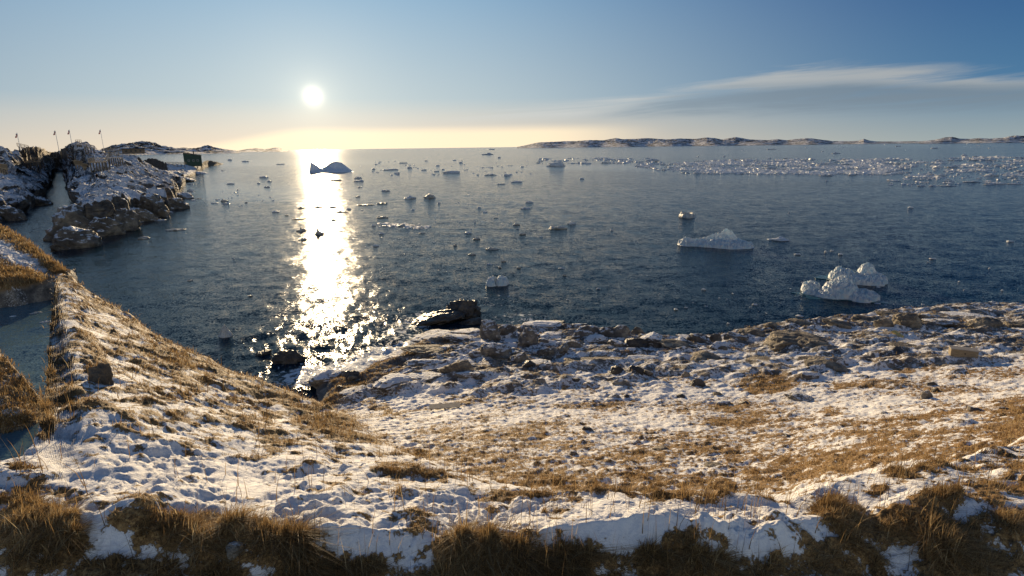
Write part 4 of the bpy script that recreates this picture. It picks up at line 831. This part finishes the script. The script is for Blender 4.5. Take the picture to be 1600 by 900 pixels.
# ------------------------------------------------------------------ rocks: (u centre, v base, width px, height px, material, name, label or None)
RM = [(1510, 550, 'the wooden box'), (695, 636, 'the slatted platform'), (1200, 600, 'the orange grass patch'), (1232, 520, 'the big tan slab'), (720, 490, 'the wave washed black rock'), (925, 555, 'the smooth tan slab'), (1012, 530, 'the snow covered ledge rock'),
      (930, 515, 'the twin brown boulders'), (1418, 497, 'the cracked block at the shore'), (1555, 500, 'the ribbed tan outcrop'), (1456, 600, 'the rock pair on the open snow'), (450, 560, 'the black surf rock'), (1250, 615, 'the pointed rock above the orange grass'), (1110, 555, 'the low pale slab'), (620, 595, 'the snowy slab by the surf')]
ROCKS = [
 (411,557,26,14,'rock_dark','sea_rock','smaller black rock awash beside the grassy slope'),(451,570,48,27,'rock_dark','sea_rock','black block of rock in white surf below the grassy slope'),(424,573,24,7,'rock_dark','sea_rock','low black rock skirting the black block in the surf'),
 (686,509,84,26,'rock_dark','sea_rock','long black wedge of rock reaching into the glittering surf'),(726,499,56,38,'rock_dark','sea_rock','jagged wave washed black rock at the tip of the point'),(738,508,40,14,'rock_dark','sea_rock',None),
 (688,531,86,20,'rock','flat_rock',None),(724,534,60,16,'rock','flat_rock',None),(762,530,38,34,'rock','boulder',None),(794,524,32,20,'rock','boulder',None),(662,572,62,22,'rock','boulder',None),(712,582,56,28,'rock_bare','boulder',None),
 (653,588,24,13,'rock_bare','boulder',None),(620,604,72,26,'rock_snowy','flat_rock','flat slab under smooth snow beside the surf'),(510,597,48,20,'rock_snowy','boulder',None),(525,580,52,22,'rock','boulder',None),(549,592,26,20,'rock_dark','boulder',None),
 (600,614,30,10,'rock','boulder',None),(731,591,38,13,'rock','boulder',None),(772,560,54,30,'rock','boulder',None),(632,550,74,22,'rock','flat_rock',None),(675,556,50,14,'rock_bare','flat_rock',None),(745,560,30,14,'rock','boulder',None),
 (915,527,48,28,'rock','boulder','brown boulder, sunward one of the twin boulders at the water edge'),(948,527,34,26,'rock','boulder','brown boulder, second of the twin boulders at the water edge'),(973,527,30,28,'rock','boulder',None),(997,523,24,19,'rock_bare','boulder',None),
 (992,543,42,27,'rock_dark','boulder',None),(1018,541,62,30,'rock_snowy','flat_rock','tilted ledge rock covered by one smooth snow sheet'),(1052,522,16,12,'rock','boulder',None),(1065,537,30,18,'rock_snowy','boulder',None),(1093,536,38,24,'rock','boulder',None),
 (1118,534,19,21,'rock','boulder',None),(1126,546,32,17,'rock_snowy','boulder',None),(930,538,38,17,'rock_snowy','boulder',None),(896,544,34,17,'rock','boulder',None),(880,552,26,17,'rock','boulder',None),(855,557,32,19,'rock','boulder',None),
 (815,567,36,26,'rock','boulder',None),(820,542,38,38,'rock','boulder',None),(850,518,62,16,'rock_snowy','flat_rock',None),(862,508,42,9,'rock_dark','flat_rock','low dark green slab at the very water edge'),(965,543,32,19,'rock_snowy','boulder',None),(985,549,20,11,'rock_snowy','boulder',None),
 (1072,518,26,10,'rock_dark','boulder',None),(1040,516,22,9,'rock','boulder',None),(905,512,30,10,'rock','boulder',None),(1150,530,36,18,'rock','boulder',None),(1172,522,40,14,'rock_bare','flat_rock',None),
 (827,574,27,15,'rock_dark','boulder',None),(995,581,23,16,'rock_dark','boulder','dark rounded boulder standing on open snow, larger of two'),(963,586,23,15,'rock_dark','boulder',None),(968,602,21,11,'rock','boulder',None),(1090,604,22,17,'rock_dark','boulder',None),(1071,590,13,11,'rock_bare','boulder',None),
 (960,622,20,10,'rock','boulder',None),(979,622,9,7,'rock_dark','boulder',None),(1012,588,16,9,'rock_bare','boulder',None),(1120,618,15,9,'rock_bare','boulder',None),(1062,622,15,7,'rock_dark','boulder',None),
 (930,566,96,17,'rock_bare','flat_rock','smooth bare tan slab bordered by snow above the boulders'),(1062,546,64,14,'rock_bare','flat_rock',None),(1112,564,70,19,'rock_bare','flat_rock','low pale slab streaked with lichen'),(1195,563,54,12,'rock_bare','flat_rock',None),
 (1232,540,96,40,'rock_bare','flat_rock','big rounded tan slab with cracks, brown grass at its foot'),(1272,544,64,26,'rock_bare','flat_rock',None),(1207,514,28,14,'rock_bare','boulder',None),(1355,502,48,13,'rock_bare','flat_rock',None),(1397,493,48,13,'rock_bare','flat_rock',None),
 (1379,511,26,21,'rock_bare','boulder',None),(1418,511,40,27,'rock_bare','boulder','cracked square block at the shore edge'),(1441,503,28,17,'rock','boulder',None),(1465,510,54,13,'rock','flat_rock',None),(1492,494,94,11,'rock_snowy','flat_rock',None),
 (1542,510,50,20,'rock_bare','outcrop','ribbed tan outcrop leaning out of the snow'),(1592,514,52,20,'rock_bare','outcrop',None),(1296,578,66,18,'rock_bare','flat_rock',None),(1265,595,24,15,'rock_snowy','boulder',None),
 (1250,627,44,17,'rock','boulder','pointed grey rock with snow behind, above thin grass'),(1456,603,15,10,'rock_bare','boulder',None),(1447,624,16,20,'rock','boulder',None),(1462,613,11,9,'rock_dark','boulder',None),
 (918,674,20,9,'rock_dark','boulder',None),(638,686,13,8,'rock','boulder',None),(1030,705,28,11,'rock_bare','boulder',None),(895,711,13,8,'rock','boulder',None),(1116,731,32,11,'rock_bare','boulder',None),(1231,684,14,6,'rock_dark','boulder',None),
 (1526,642,24,10,'rock','boulder',None),(1381,648,11,6,'rock','boulder',None),(1131,634,22,9,'rock','boulder',None),(1163,632,16,8,'rock_dark','boulder',None),(1415,545,40,7,'rock_bare','flat_rock',None),(1290,532,40,12,'rock','boulder',None),
 (1310,512,44,12,'rock_bare','flat_rock',None),(1250,508,44,10,'rock_bare','flat_rock',None),(1570,640,14,7,'rock','boulder',None),(1350,590,14,7,'rock','boulder',None),(845,600,16,8,'rock','boulder',None),(788,590,22,9,'rock','boulder',None),(900,598,14,7,'rock_dark','boulder',None)]
def place_rock(u, v, w, h, mt, name, label, i, patch=G, zw=None):
    p = at_z(u, v, 0) if (mt == 'rock_dark' and name == 'sea_rock') else patch.hit(u, v)
    if p is None: p = at_z(u, v, 1.2)
    s = mpp(p); dist = math.hypot(p[0], p[1]); dep = math.atan2(H-p[2], dist)
    W_ = w*s*1.08; slab = 'flat' in name
    D_ = W_*(0.75 if slab else 0.72); D_ = min(D_, h*s*1.5/math.sin(dep))
    Hm = max((h*s-D_*0.6*math.sin(dep))/math.cos(dep), 0.32*h*s)*(0.95 if name == 'sea_rock' else 0.85)
    f = p+np.array([p[0], p[1], 0])/dist*D_*0.45
    z0 = patch.height(f[0], f[1]) if name != 'sea_rock' else 0.0
    z0 = min(z0, p[2]+0.1)
    me = rock_mesh(name, 300+i, (W_, D_, Hm*2.0), M[mt], 5 if w > 30 else 4, 0.55 if name == 'sea_rock' else 0.62, 0.30 if name == 'sea_rock' else 0.23)
    o = link(name, me, None, (f[0], f[1], z0-0.05*Hm)); o.rotation_euler = (rnd.uniform(-.12, .12), rnd.uniform(-.16, .16), -math.atan2(p[0], p[1])+rnd.uniform(-.2, .2))
    size = 'tiny' if w < 12 else 'small' if w < 20 else 'mid sized' if w < 40 else 'large'
    tone = {'rock': 'grey brown', 'rock_bare': 'bare tan', 'rock_dark': 'dark', 'rock_snowy': 'snow capped'}.get(mt, 'dark')
    if label is None: label = auto_label(f'{size} {tone} ' + ('slab' if slab else 'rock'), u, v, [m for m in RM if math.hypot(m[0]-u, m[1]-v) > 8])
    tag(o, label, 'rock slab' if slab else 'rock', 'rock slabs along the shore' if slab else 'rocks on the shore and slope'); return o
rk_ = random.Random(12)
for j in range(38):
    u = rk_.uniform(495, 1130) if j < 46 else rk_.uniform(1130, 1600); t_ = rk_.random()
    lo_, hi_ = (np.interp(u, [495, 560, 640, 740, 900, 1130, 1250, 1600], [596, 582, 530, 520, 520, 530, 515, 488]), np.interp(u, [495, 560, 640, 740, 900, 1130, 1250, 1600], [612, 612, 604, 590, 575, 566, 545, 520]))
    v = lo_+(hi_-lo_)*t_; w = rk_.choice([12, 18, 34, 48, 60, 74])*rk_.uniform(.8, 1.2); fl = w > 22
    ROCKS.append((round(u), round(v), w, w*(0.20 if fl else 0.5)*rk_.uniform(.8, 1.1), rk_.choice(['rock', 'rock', 'rock_bare', 'rock_dark' if not fl else 'rock', 'rock_snowy']), 'flat_rock' if fl else 'boulder', None))
for i, a in enumerate(ROCKS): place_rock(*a, i)
# headland crags over the water
CR = [(122,390,46,40,'slanted crag with sunlit ribs at the headland tip'),(128,372,60,58,'tall grey crag behind the slanted one at the headland tip'),(165,370,38,36,'round headed crag standing between two longer ones'),(190,362,34,44,'crag with a pale sunlit nose beside the round headed one'),
      (218,348,34,26,'dark low crag in a cleft of the headland'),(245,340,44,40,'broad dark crag at the headland water line'),(268,328,30,26,'dark shoulder of rock at the headland corner'),(284,311,30,11,'low black skerry reaching out from the headland'),
      (282,285,28,10,'dark skerry halfway along the headland shore'),(18,345,34,26,'rounded rock where the western slope meets the channel'),(60,322,26,22,'dark crag at the channel mouth'),(306,272,26,9,'dark rock under the green hut')]
for i, (u, v, w, h, lab) in enumerate(CR):
    p = at_z(u, v, 0); s = mpp(p); dist = math.hypot(p[0], p[1]); W_ = w*s*1.5; D_ = W_*0.9; f = p+np.array([p[0], p[1], 0])/dist*D_*0.42
    me = rock_mesh('crag', 700+i, (W_, D_, h*s*1.6), M['rock_far'], 5, 0.8, 0.30)
    o = link('crag', me, None, (f[0], f[1], -0.2)); o.rotation_euler = (0.15, 0.42 if h > 15 else 0.1, -math.atan2(p[0], p[1])+0.15-0.3*(i % 2)); tag(o, lab, 'crag', 'crags along the headland shore')
# foreground stones on the near bank
for i, (u, v, w, h, mt, lab) in enumerate([(372, 876, 30, 22, 'rock', 'grey stone sunk in dark grass at the near edge of the bank'), (158, 600, 34, 46, 'rock_bare', 'weathered grey rock wrapped in dry grass on the steep slope')]):
    place_rock(u, v, w, h, mt, 'boulder', lab, 900+i)

# ------------------------------------------------------------------ wooden box, board, platform on the snow
def frame_at(u, v, dz=0.0):
    p = G.hit(u, v); return p, mpp(p), -math.atan2(p[0], p[1])
p, s, rz = frame_at(1510, 558); w = 38*s; hh = 13*s
t = empty('wooden_box', (p[0], p[1]+w*0.2, p[2]-0.04), rz+0.25); tag(t, 'weathered wooden box with a small dark hole, alone on the snow slope', 'box')
b = MB(); b.box((0, 0, hh*.45), (w*0.92, w*0.42, hh*.9)); b.build('body', M['crate'], t, bevel=0.02)
b = MB(); b.box((0, 0, hh*.96), (w*0.96, w*0.46, hh*.10)); b.build('lid', M['wood_grey'], t, bevel=0.01)
b = MB(); b.bar((0.02*w, -w*.2105, hh*.5), (0.02*w, -w*.216, hh*.5), hh*.17, n=12); b.build('hole', M['black'], t)
p, s, rz = frame_at(1402, 523); t = MB(); t.box((0, 0, 0.05), (17*s, 7*s, 2.5*s)); o = t.build('board', M['yellow'], None, bevel=0.01); o.location = tuple(p); o.rotation_euler = (0.1, 0.30, rz-0.6); tag(o, 'yellowish loose board lying on snow near the shore', 'board')
p, s, rz = frame_at(695, 640); w = 48*s
t = empty('slatted_platform', (p[0], p[1], p[2]+0.02), rz); tag(t, 'low grey slatted wooden platform lying on the snow', 'platform')
for k in range(4):
    b = MB(); b.box((0, k*w*0.085, w*.065), (w, w*.07, w*.028)); b.build('slat', M['wood_grey'], t, bevel=0.005)
for k in (-1, 0, 1):
    b = MB(); b.box((k*w*.44, w*.13, w*.025), (w*.05, w*.34, w*.05)); b.build('runner', M['wood_dark'], t)

# ------------------------------------------------------------------ boardwalks, fences, hut and flags on the headland
def hd(u, v):
    q = HD.hit(u, v); return q if q is not None else at_r(u, v, 340)
def walk(u0, v0, u1, v1, vb, rail, mat, label, name='boardwalk', cat='boardwalk', nsup=5, deep=2.2, group='wooden boardwalks on the headland', r=None, planks=False):
    um = (u0+u1)/2; g = hd(um, vb) if r is None else at_r(um, vb, r); r = math.hypot(g[0], g[1])-1.5; s = r/F*1.12
    A = at_r(u0, v0, r); B_ = at_r(u1, v1, r); t = empty(name, (A[0], A[1], A[2])); tag(t, label, cat, group)
    A2 = np.zeros(3); B2 = B_-A; d = B2/np.linalg.norm(B2); nrm = np.array([d[1], -d[0], 0]); nrm /= np.linalg.norm(nrm)
    if nrm[1] < 0: nrm = -nrm
    m = MB(); th = 0.28
    c = [A2, B2, B2+nrm*deep, A2+nrm*deep]; m.add(c+[q-np.array([0, 0, th]) for q in c], [(0, 1, 2, 3), (7, 6, 5, 4), (0, 4, 5, 1), (1, 5, 6, 2), (2, 6, 7, 3), (3, 7, 4, 0)]); m.build('deck', mat, t)
    up = np.array([0, 0, rail*s])
    m = MB(); n = max(3, int(np.linalg.norm(B2)/1.6))
    for k in range(n+1):
        q = A2+(B2-A2)*k/n+nrm*0.1; m.bar(q, q+up, 0.11)
    for hfrac in ((0.35, 0.7, 1.0) if not planks else (0.15, 0.32, 0.49, 0.66, 0.83, 1.0)):
        m.bar(A2+up*hfrac+nrm*0.06, B2+up*hfrac+nrm*0.06, 0.10, 0.16 if not planks else 0.5)
    m.build('railing', mat, t)
    drop = (vb-min(v0, v1)+2)*s
    for k in range(nsup):
        for side in (0.15, deep-0.15):
            q = A2+(B2-A2)*(k+.5)/nsup+nrm*side; m = MB(); m.bar(q-np.array([0, 0, 0.2]), q-np.array([0, 0, max(drop, 1.5)]), 0.26); m.build('support', M['wood_dark'] if not planks else mat, t)
    return t
for dx, who in ((0, 'above the channel, hut side'), (-103, 'on the slope by the frame edge')):
    walk(138+dx, 253, 166+dx, 252, 263, 4.0, M['wood'], f'low boardwalk with sunlit end and railing {who}', nsup=6)
    walk(160+dx, 262, 171+dx, 245, 262, 4.0, M['wood_grey'], f'sloping wooden ramp up to the stilt platform {who}', 'wooden_ramp', 'ramp', 3)
    walk(168+dx, 246, 192+dx, 246, 259, 4.5, M['wood_grey'], f'viewing platform on tall dark stilts {who}', 'stilt_platform', 'platform', 7, 5.0)
    walk(130+dx, 228, 148+dx, 232, 236, 3.0, M['wood'], f'hilltop fence of thin posts {who}', 'hilltop_fence', 'fence', 4, 1.0, 'fences on the headland hills')
walk(119, 226, 128, 226, 230, 5.0, M['wood'], 'small sunlit lookout deck on the hill top between two flagpoles', 'lookout_deck', 'deck', 3, 2.5)
walk(160, 238, 188, 237, 243, 4.0, M['wood'], 'pale railing walkway behind the stilt platform, hut side', nsup=4)
walk(48, 236, 64, 236, 241, 4.0, M['wood'], 'pale railing walkway on the slope by the frame edge', nsup=3)
for u0, v0, u1, v1, vb, lab in ((94, 242, 106, 244, 248, 'topmost sunlit plank landing of the channel stairway'), (106, 247, 116, 249, 253, 'second sunlit plank landing of the channel stairway'), (116, 256, 130, 258, 263, 'third sunlit plank landing of the channel stairway'), (129, 261, 139, 263, 267, 'lowest sunlit plank landing of the channel stairway'), (1, 262, 12, 264, 268, 'sunlit plank landing at the frame edge'), (-8, 257, 1, 260, 266, 'sunlit plank landing cut by the frame edge')):
    walk(u0, v0, u1, v1, vb, 3.6, M['wood'], lab, 'stair_landing', 'landing', 3, 1.8, 'plank landings of the headland stairs', planks=True)
# long low building on the ridge
g = hd(202, 243); r = math.hypot(g[0], g[1]); A = at_r(191, 239.5, r); s = r/F*1.12
t = empty('ridge_building', (A[0], A[1], A[2]), -math.atan2(A[0], A[1])); tag(t, 'long low dark building with a sunlit end on the headland ridge', 'building')
b = MB(); b.box((11*s, 2.5, 1.9*s), (22*s, 5, 5.4*s)); b.build('wall', M['wood_dark'], t)
b = MB(); b.box((11*s, 2.4, 4.9*s), (23*s, 6, 0.7*s)); b.build('roof', M['roof'], t)
for k in range(4):
    b = MB(); b.box(((4+k*4.6)*s, -0.02, 2.4*s), (2.0*s, 0.08, 1.6*s)); b.build('window', M['glass'], t)
b = MB(); b.box((22.06*s, 2.5, 1.9*s), (0.15*s, 4.6, 5*s)); b.build('end_wall', M['wood'], t)  # paler wood stands in for sunlight on this end
# hut on the spit
A = at_r(303, 262, 520); s = 520/F*1.1
t = empty('green_hut', (A[0], A[1], A[2]), -math.atan2(A[0], A[1])); tag(t, 'dark green hut with slanted roof and chimney on stilts above the rocks', 'hut')
w2 = 9.6*s; dd = 5.0
b = MB(); vs_ = [(-w2, 0, 2*s), (w2, 0, 2*s), (w2, 0, 14.2*s), (-w2, 0, 17.4*s)]; b.add(vs_+[(x_, dd, z_) for x_, y_, z_ in vs_], [(0, 1, 2, 3), (7, 6, 5, 4), (0, 4, 5, 1), (1, 5, 6, 2), (2, 6, 7, 3), (3, 7, 4, 0)]); b.build('wall', M['green'], t)
rf = MB(); e = 0.6*s; vs_ = [(-w2-e, -0.5, 17.6*s), (w2+e, -0.5, 14.2*s), (w2+e, -0.5, 15.0*s), (-w2-e, -0.5, 18.4*s)]; rf.add(vs_+[(x_, dd+.5, z_) for x_, y_, z_ in vs_], [(0, 1, 2, 3), (7, 6, 5, 4), (0, 4, 5, 1), (1, 5, 6, 2), (2, 6, 7, 3), (3, 7, 4, 0)]); rfo = rf.build('roof', M['roof'], t)
b = MB(); b.box((1.6*s, 2.5, 17.6*s), (1.1*s, 1.1*s, 4.4*s)); b.build('chimney', M['roof'], rfo)
for xw in (-4.5, 0.5, 5.2):
    b = MB(); b.box((xw*s, -0.05, 8.5*s), (2.0*s, 0.12, 2.2*s)); fo = b.build('window', M['white'], t); b = MB(); b.box((xw*s, -0.13, 8.5*s), (1.6*s, 0.08, 1.8*s)); b.build('pane', M['glass'], fo)
for xw in (-8.5, -4, 0, 4, 8.5):
    for yw in (0.3, dd-0.3): b = MB(); b.bar((xw*s, yw, 2.2*s), (xw*s, yw, -4*s), 0.5); b.build('stilt', M['wood_dark'], t)
b = MB(); b.box((-2*s, -1.2, 1.8*s), (22*s, 2.4, 0.4*s)); b.build('terrace', M['wood_dark'], t)
g = SP.hit(275, 260); r = 480 if g is None else math.hypot(g[0], g[1])
walk(258, 256, 291, 256, 259, 2.0, M['wood'], 'boardwalk leading out along the spit to the green hut', nsup=6, r=r)
# flags
for u, vt, vb, lab in ((31.5, 216, 231, 'flagpole with furled flag on the rise by the frame edge'), (92.5, 214.5, 236, 'flagpole with furled flag at the head of the channel'), (112.5, 210, 225, 'tallest standing flagpole beside the lookout deck'), (163.5, 214, 240, 'flagpole with furled flag in front of the far mountains')):
    r = 338; s = r/F*1.12; A = at_r(u, vb+1.0, r); hgt_ = (vb-vt+1)*s
    t = empty('flagpole', A); tag(t, lab, 'flagpole', 'flagpoles on the headland')
    b = MB(); b.bar((0, 0, -1), (0, 0, hgt_), 0.22, n=8, taper=.7); b.build('pole', M['white'], t)
    me = bpy.data.meshes.new('flag'); n = 8; vv = []; fc = []
    for i in range(n+1):
        for j in range(n+1):
            a, c = i/n, j/n; vv.append((-0.1-a*2.0*s*(0.75+.25*c), 0.35*math.sin(a*9+c*3), hgt_-0.3-c*2.6*s-a*1.9*s+0.25*math.sin(a*6)))
    for i in range(n):
        for j in range(n): fc.append((i*(n+1)+j, (i+1)*(n+1)+j, (i+1)*(n+1)+j+1, i*(n+1)+j+1))
    me.from_pydata(vv, [], fc); me.materials.append(M['white']); me.materials.append(M['red'])
    for pi, po in enumerate(me.polygons): po.material_index = 1 if (pi % n) >= n//2 else 0
    fo = link('flag', me, t); sm = fo.modifiers.new('s', 'SOLIDIFY'); sm.thickness = 0.05

# ------------------------------------------------------------------ dry grass blades
def blades(P, GW, n, hfun, seed, levels, name):
    rs = np.random.RandomState(seed); w = GW.ravel().copy(); w /= w.sum(); idx = rs.choice(len(w), n, p=w)
    nr_ = P.r.shape[1]; X, Y, Z = P.x.ravel()[idx], P.y.ravel()[idx], P.z.ravel()[idx]; Rr = P.r.ravel()[idx]
    cell = Rr*0.004; X = X+rs.normal(0, 1, n)*cell*0.6; Y = Y+rs.normal(0, 1, n)*cell*0.6
    h, tone0, lean0 = hfun(P, idx, rs, X, Y, Rr)
    az = rs.uniform(0, 6.283, n); 
    wind = 0.4+1.6*fbm2(X, Y, 0.35, 2, 0.5, 91); az = np.where(rs.uniform(0, 1, n) < 0.42, wind+rs.normal(0, 0.7, n), az)
    lean = np.abs(rs.normal(0.5, 0.45, n))*lean0; wd = np.maximum(0.0027*rs.uniform(.7, 1.6, n), Rr*0.00050*rs.uniform(.7, 1.3, n))
    sa = rs.uniform(0, 6.283, n); tone = np.clip(tone0+rs.normal(0, .25, n), 0, 1)
    ts = [0, .4, .75, 1] if levels == 3 else [0, .55, 1]
    co = []; al = []
    dx, dy = np.cos(az), np.sin(az); kn = rs.normal(0, 0.12, n)
    for t in ts:
        cx = X+dx*h*lean*t**1.8-dy*h*kn*t*t; cy = Y+dy*h*lean*t**1.8+dx*h*kn*t*t; cz = Z-0.012+h*(t*(1-0.30*np.clip(lean, 0, 1.7))-0.22*np.clip(lean, 0, 1.5)*t*t)
        ww = wd*(1-t)**0.7
        if t < 1:
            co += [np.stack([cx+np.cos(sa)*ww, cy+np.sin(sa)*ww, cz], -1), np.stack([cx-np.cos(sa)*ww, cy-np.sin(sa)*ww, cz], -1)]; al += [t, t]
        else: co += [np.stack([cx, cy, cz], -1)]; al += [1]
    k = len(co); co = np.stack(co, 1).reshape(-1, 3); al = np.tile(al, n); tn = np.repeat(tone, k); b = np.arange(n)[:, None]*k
    q = [b+np.array([[2*i, 2*i+1, 2*i+3, 2*i+2]]) for i in range(len(ts)-2)]; tri = b+np.array([[k-3, k-2, k-1]])
    fi = np.concatenate([a.ravel() for a in q]+[tri.ravel()]); lt = np.concatenate([np.full(n*(len(ts)-2), 4), np.full(n, 3)])
    return co, fi, lt, al, tn
def build_grass(name, sets, label):
    CO, FI, LT, AL, TN = [], [], [], [], []; off = 0
    for co, fi, lt, al, tn in sets:
        CO.append(co); FI.append(fi+off); LT.append(lt); AL.append(al); TN.append(tn); off += len(co)
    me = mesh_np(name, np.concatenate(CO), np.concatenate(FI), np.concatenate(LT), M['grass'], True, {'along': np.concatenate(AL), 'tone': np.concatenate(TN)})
    o = link(name, me); tag(o, label, 'grass', None, 'stuff'); return o
vis = (GU > -120) & (GU < 1720) & (GV < 960) & (GV > 380)
gg = grass
nearw = near*vis*np.clip(gg-0.45, 0, 1)**1.3*(G.r > 1.9)
clump = np.clip(0.5+1.6*fbm2(x, y, 5.0, 3, 0.6, 95), 0.05, 2)
def h_near(P, idx, rs, X, Y, Rr):
    gv = GV.ravel()[idx]; g_ = gg.ravel()[idx]
    bot = sstep(760, 860, gv); h = (0.040+0.080*np.clip(g_-0.45, 0, .6))*rs.uniform(.4, 1.8, len(idx))*(1+0.45*bot)*np.clip(0.75+1.3*fbm2(X, Y, 1.6, 3, 0.6, 99), 0.3, 1.7)
    crest = (gv < 660); h = np.where(crest, h*1.15, h)
    return h, 0.56-0.10*bot+0.5*fbm2(X, Y, 0.9, 3, 0.6, 96), 1.6+0.9*bot
def h_far(P, idx, rs, X, Y, Rr):
    g_ = gg.ravel()[idx]; return (0.04+0.14*np.clip(g_-0.4, 0, .7))*rs.uniform(.5, 1.4, len(idx)), 0.62+0.3*fbm2(X, Y, 0.5, 3, 0.5, 97), 0.9
farw = far*vis*(np.clip(gg-0.40, 0, 1)**1.1+0.01)*(G.z > 0.9)*(1-0.6*rock)
def h_stalk(P, idx, rs, X, Y, Rr):
    return rs.uniform(0.20, 0.45, len(idx)), 0.35+0*X, 0.35+0*X
stw = near*vis*(G.r > 2.2)*(0.15+gg)*(GV > 560)
sets = [blades(G, nearw*clump, 110000, h_near, 1, 3, 'g'), blades(G, farw*clump, 90000, h_far, 2, 2, 'g'), blades(G, stw, 900, h_stalk, 3, 3, 'g')]
def h_bank(P, idx, rs, X, Y, Rr): return rs.uniform(0.25, 0.6, len(idx)), 0.5+0.3*fbm2(X, Y, 0.3, 3, 0.5, 98), 0.8
sets.append(blades(BK, np.clip(bg_-0.5, 0, 1)**1.2*(BK.z > 2.0), 16000, h_bank, 4, 2, 'g')); sets.append(blades(IS, np.clip(ig-0.4, 0, 1), 9000, lambda *a: (lambda r: (r[0]*0.7, r[1], r[2]))(h_bank(*a)), 5, 2, 'g'))
build_grass('dry_grass', sets, 'dry ochre grass growing in tufts through the snow on the bank and slope')
